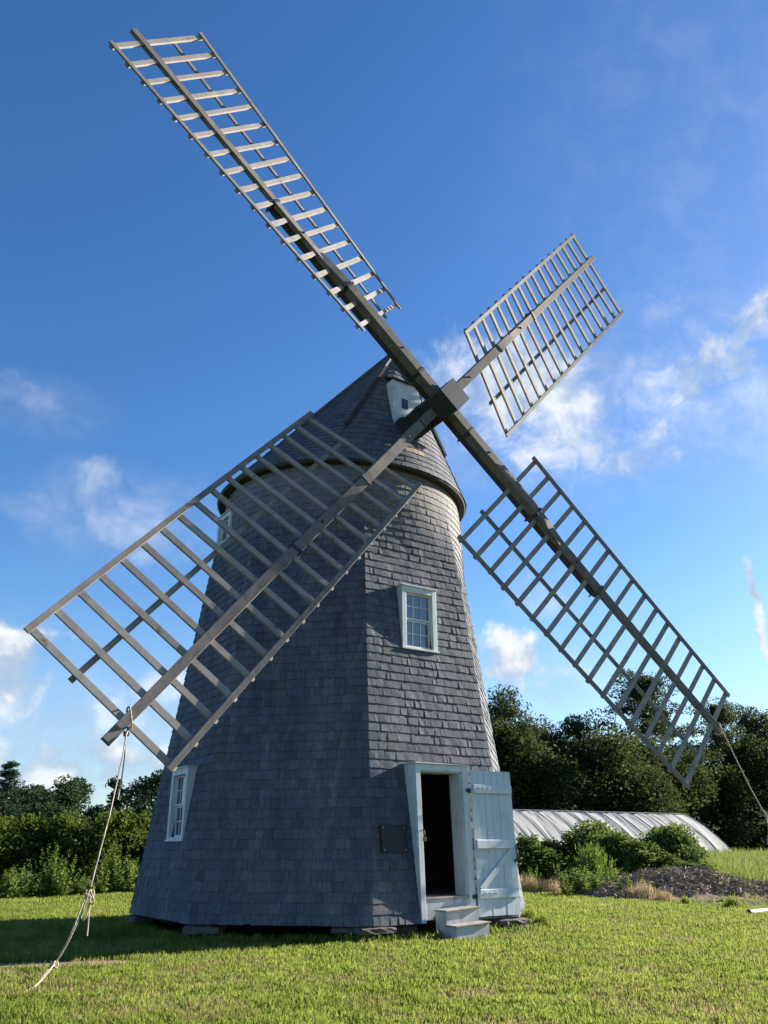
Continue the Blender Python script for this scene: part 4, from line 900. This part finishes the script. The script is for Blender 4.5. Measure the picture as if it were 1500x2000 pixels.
for i, (px, Y, key, sc, lab) in enumerate(((100, 26.9, 'weed_a', 1.0, 'tallest leafy weed in front of the left hedge'), (122, 27.0, 'weed_b', .9, 'leafy weed just right of the tallest one at left'), (62, 26.6, 'weed_b', .75, 'short weed left of the tallest one'), (15, 26.0, 'weed_c', 1.05, 'low broad weed at the left edge of the hedge foot'),
        (222, 28.4, 'weed_a', 1.0, 'tall pale weed between the rope and the mill'), (258, 28.8, 'weed_b', 1.05, 'weed nearest the left wall of the mill'), (205, 28.2, 'weed_b', .8, 'short weed immediately right of the rope knot'), (40, 26.5, 'weed_c', .8, 'small weed second from the left edge'), (165, 27.6, 'weed_c', .7, 'small weed behind the rope knot'),
        (1130, 26.9, 'weed_c', .95, 'broad bladed weed beside the feathery shrub'), (1165, 26.2, 'weed_c', .8, 'corn like weed at the left foot of the mulch heap'), (1105, 27.3, 'weed_b', .65, 'small weed left of the broad bladed one at right'), (1035, 29.4, 'weed_b', .6, 'small weed right of the open door'), (1420, 26.5, 'weed_b', .5, 'weed growing behind the right shoulder of the mulch heap'), (1385, 25.6, 'weed_c', .6, 'pale weed growing on the front slope of the mulch heap'), (1450, 25.2, 'weed_b', .45, 'small weed on the right end of the mulch heap'), (1225, 25.4, 'weed_b', .6, 'weed beside the dry clump at the heap foot'))):
    p = at(px, 1700, Y); put(key, 'weed', (p.x, Y), lab, WG, 'weed', sc, i * 1.1)
def blades(name, xy, z, L, wd, tone, mat, rng, lean=.5, parent=None):
    """grass blades as one mesh: five vertices each"""
    N = len(xy); a = rng.uniform(0, 2 * pi, N); dx, dy = np.cos(a), np.sin(a); b = rng.uniform(0, 2 * pi, N); lx, ly = np.cos(b) * lean, np.sin(b) * lean; k = rng.uniform(.2, 1.0, N) ** 1.2
    base = np.column_stack([xy, z]); s = np.column_stack([dx, dy, 0 * dx]) * (wd / 2)[:, None]
    mid = base + np.column_stack([lx * k * L * .30, ly * k * L * .30, L * .62]); tipp = base + np.column_stack([lx * k * L, ly * k * L, L * (1 - .28 * k)])
    co = np.stack([base - s, base + s, mid + s * .8, mid - s * .8, tipp], 1).reshape(-1, 3); i5 = np.arange(N)[:, None] * 5
    q = i5 + np.array([[0, 1, 2, 3]]); t = i5 + np.array([[3, 2, 4]]); return npmesh(name, co, q, mat, parent, np.repeat(tone, 5), t)
# dry grass clumps
TG = 'dry grass clumps'
def tuft(key, seed, n, r_, h, mat):
    rng = np.random.default_rng(seed); xy = rng.normal(0, r_ * .5, (n, 2)); L = h * rng.uniform(.35, 1.0, n) ** 1.3 * np.exp(-(np.hypot(xy[:, 0], xy[:, 1]) / (r_ * 1.1)) ** 2); PROTO[key] = blades('blades', xy, np.zeros(n) - .02, L, np.full(n, .012), np.clip(rng.normal(.5, .22, n), 0, 1), mat, rng, .45)
tuft('tan', 71, 900, .75, .80, M_L_TAN); tuft('green', 72, 700, .27, .42, M_GRASS)
first = {'tan': True, 'green': True}
def put_tuft(key, p, label, group, sc, rz):
    o = PROTO[key] if first[key] else PROTO[key].copy()
    if not first[key]: COL.objects.link(o)
    first[key] = False; o.name = 'grass_clump'; o.location = (p[0], p[1], float(terrain(p[0], p[1]))); o.scale = (sc, sc, sc); o.rotation_euler = (0, 0, rz); tag(o, label, 'grass clump', group)
for i, (px, Y, sc, lab) in enumerate(((1030, 28.8, .95, 'tan dry grass clump right beside the open door'), (1075, 28.2, .8, 'tan dry grass clump second from the door'), (1248, 24.6, .85, 'tan dry grass clump in front of the mulch heap'), (1290, 23.6, .5, 'small tan clump at the right foot of the mulch heap'))):
    p = at(px, 1700, Y); put_tuft('tan', (p.x, Y), lab, TG, sc, i * 1.3)
for i, (px, py, sc, lab) in enumerate(((1036, 1800, 1.0, 'green grass tuft at the mill corner beside the open door'), (1060, 1806, .8, 'smaller green tuft just right of the mill corner'), (1432, 1768, .9, 'green grass tuft at the edge of the mulch by the pipe'), (1340, 1764, .7, 'green tuft below the middle of the mulch heap'), (300, 1800, .6, 'shaded green tuft under the left foot of the mill'))):
    p = onz(px, py, .08); put_tuft('green', (p.x, p.y), lab, 'green grass tufts', sc, i)

# the wood far behind, read as one mass
rngw = np.random.default_rng(77); n = 260; cxw = np.concatenate([rngw.uniform(-75, -12, 110), rngw.uniform(2, 85, 150)]); cyw = rngw.uniform(100, 118, n) + np.clip(cxw - 30, 0, 40) * .5; czw = rngw.uniform(.3, 6.0, n) + np.where(cxw > 0, .8, 0)
c, t = clumps(np.column_stack([cxw, cyw, czw]), rngw.uniform(1.8, 3.2, n), 150, rngw, .9, .5); p, q, tn = leaf_mesh(c, .75, t, rngw, .6, .8)
tag(npmesh('far_woods', p, q, M_L_TREE, None, tn), kind='stuff')
# mulch heap
hc = at(1330, 1700, 27.0); hc.z = float(terrain(hc.x, 27.0))
heap = thing('mulch_heap', hc, 'long brown heap of mulch and broken sticks at the edge of the lawn', 'heap')
def heap_h(x, y):                                    # local metres, x along the picture
    top = np.interp(x, [-3.4, -2.4, -1.5, -.9, -.3, .4, 1.1, 1.9, 2.8, 4.2, 6.5], [0, .40, .62, .80, .86, .80, .58, .40, .34, .32, .22])
    return .9 * top * np.exp(-((y + .5) / 1.9) ** 2 * 1.1) * (1 + .06 * np.sin(x * 2.7 + y)) + .04 * np.sin(x * 5.1 + y * 3) * np.sin(y * 6.3 - x) - .07
hx_, hy_ = np.meshgrid(np.linspace(-4, 6.5, 105), np.linspace(-3.6, 3, 62)); hz_ = heap_h(hx_, hy_) + RNG.normal(0, .02, hx_.shape)
ii = (np.arange(61)[:, None] * 105 + np.arange(104)[None, :]).ravel()
npmesh('mound', np.stack([hx_.ravel(), hy_.ravel(), hz_.ravel()], 1), np.stack([ii, ii + 1, ii + 106, ii + 105], 1), M_MULCH, heap)
n = 13000; cx_ = RNG.uniform(-3.6, 6, n); cy_ = RNG.uniform(-2.8, 2.4, n); cz_ = heap_h(cx_, cy_); ok = cz_ > .0; cx_, cy_, cz_ = cx_[ok], cy_[ok], cz_[ok]; n = len(cx_)
d = RNG.normal(size=(n, 3)); d[:, 2] *= .55; d /= np.linalg.norm(d, axis=1, keepdims=True); wv_ = np.cross(d, RNG.normal(size=(n, 3))); wv_ /= np.linalg.norm(wv_, axis=1, keepdims=True); L = (RNG.uniform(.06, .24, n) * (1 + 1.2 * (RNG.random(n) > .95)))[:, None]; W_ = RNG.uniform(.008, .022, n)[:, None]
c = np.column_stack([cx_, cy_, cz_ + .03]); co = np.stack([c - d * L / 2 - wv_ * W_, c - d * L / 2 + wv_ * W_, c + d * L / 2 + wv_ * W_ * .6, c + d * L / 2 - wv_ * W_ * .6], 1).reshape(-1, 3)
ch = npmesh('chips', co, np.arange(n * 4).reshape(-1, 4), M_CHIP, heap, np.repeat(np.clip(RNG.beta(1.2, 1.7, n), 0, 1), 4)); tag(ch, kind='stuff')
# white sheet lying in the field
sc_ = at(1500, 1690, 45); sc_.z = float(terrain(sc_.x, 45)) + .12; mb = MB(); rg = []
for i in range(9):
    rg.append([sc_ + Vector((-1.6 + i * .7, -.8 + j * .32, .10 * sin(i * 1.9 + j) + .07 * cos(j * 2.3))) for j in range(6)])
mb.loft(rg, caps=False, closed=False); o = mb.build('plastic_sheet', M_SHEET); md = o.modifiers.new('thick', 'SOLIDIFY'); md.thickness = .02; tag(o, 'crumpled white plastic sheet lying in the field at the right edge', 'sheet')

# ------------------------------------------------------------------ grass
def inside_mill(x, y): 
    return np.hypot(x - MC.x, y - MC.y) < R0 * .90
def edge_y(x):                                        # far edge of the mown lawn
    return np.interp(x, [-16, -11.6, -9.7, -8.7, -6, 0, 4.6, 6.5, 7.0, 8.1, 9.5, 14], [25.6, 26.7, 27.9, 29.6, 31, 30.5, 28.6, 25.2, 22.8, 20.6, 20.2, 20.0])
def vnoise(x, y, f, seed):
    r = np.random.default_rng(seed).random((256, 256)); x = x * f + 100; y = y * f + 100; xi = np.floor(x).astype(int); yi = np.floor(y).astype(int); u, v = x - xi, y - yi
    u = u * u * (3 - 2 * u); v = v * v * (3 - 2 * v); g = lambda a, b: r[(xi + a) % 256, (yi + b) % 256]
    return (g(0, 0) * (1 - u) + g(1, 0) * u) * (1 - v) + (g(0, 1) * (1 - u) + g(1, 1) * u) * v
N = 930000; y = 6.8 * np.exp(RNG.random(N) * math.log(31 / 6.8)); x = RNG.uniform(-.75, .85, N) * y
big = vnoise(x, y, .8, 1) * .6 + vnoise(x, y, 1.9, 2) * .4; fine = vnoise(x, y, 5, 3) * .55 + vnoise(x, y, 11, 4) * .45
worn = np.exp(-((x - 1.55) / .6) ** 2 - ((y - 14.0) / .3) ** 2) * .6      # trodden in front of the steps
bald = np.clip((vnoise(x, y, 1.3, 5) * .5 + vnoise(x, y, 3.1, 6) * .5 - .62) * 5, 0, .8)
foot = np.hypot(x - MC.x, y - MC.y) < R0 * 1.05
keep = (y < edge_y(x)) & ~inside_mill(x, y) & (RNG.random(N) > np.clip(bare_at(x, y) * 1.2, 0, 1)) & (RNG.random(N) > np.maximum(worn, bald)) & (RNG.random(N) < .32 + .95 * fine)
x, y, big, fine, bald, foot = x[keep], y[keep], big[keep], fine[keep], bald[keep], foot[keep]; n = len(x)
L = (.032 + .052 * RNG.random(n) ** 1.6) * (.46 + 1.0 * fine) * np.where(foot, 1.9, 1); wd = (.006 + .007 * RNG.random(n)) * (.75 + y / 22)
tone = np.clip(RNG.normal(.47, .17, n) + .70 * (big - .5) + .75 * (fine - .5) - .1 * bald, 0, 1)
g = blades('grass', np.column_stack([x, y]), terrain(x, y) - .004, L, wd, tone, M_GRASS, RNG, .8); tag(g, kind='stuff')
n = 145000; y = 6.9 * np.exp(RNG.random(n) * math.log(24 / 6.9)); x = RNG.uniform(-.75, .85, n) * y; cl = vnoise(x, y, 1.3, 5) * .5 + vnoise(x, y, 3.1, 6) * .5 > .56 - .06 * RNG.random(n); ok = cl & ~inside_mill(x, y) & (y < edge_y(x)); x, y = x[ok], y[ok]; n = len(x)
g = blades('dry_grass', np.column_stack([x, y]), terrain(x, y), .03 + .05 * RNG.random(n), np.full(n, .007), np.clip(RNG.normal(.42, .22, n), 0, 1), M_L_TAN, RNG, 1.1); tag(g, kind='stuff')
n = 58000; y = RNG.uniform(20, 58, n) ** 1.0; x = RNG.uniform(.05, .85, n) * y; ok = (y > edge_y(x) - .2); x, y = x[ok], y[ok]; n = len(x)
hf = np.clip((y - edge_y(x)) / 9, .16, 1)
ok = ~((x > hc.x - 2.4) & (x < hc.x + 6) & (np.abs(y - hc.y + .4) < 2.4)); x, y, hf = x[ok], y[ok], hf[ok]; n = len(x)
g = blades('field_grass', np.column_stack([x, y]), terrain(x, y) - .02, (.25 + .45 * RNG.random(n)) * hf, np.full(n, .022), np.clip(RNG.normal(.5, .2, n), 0, 1), M_FIELD, RNG, .5); tag(g, kind='stuff')
n = 16000; x = RNG.uniform(-18, -4, n); y = edge_y(x) + np.abs(RNG.normal(0, .7, n)) - .1
g = blades('verge_grass', np.column_stack([x, y]), terrain(x, y) - .02, .12 + .35 * RNG.random(n), np.full(n, .018), np.clip(RNG.normal(.5, .2, n), 0, 1), M_FIELD, RNG, .5); tag(g, kind='stuff')
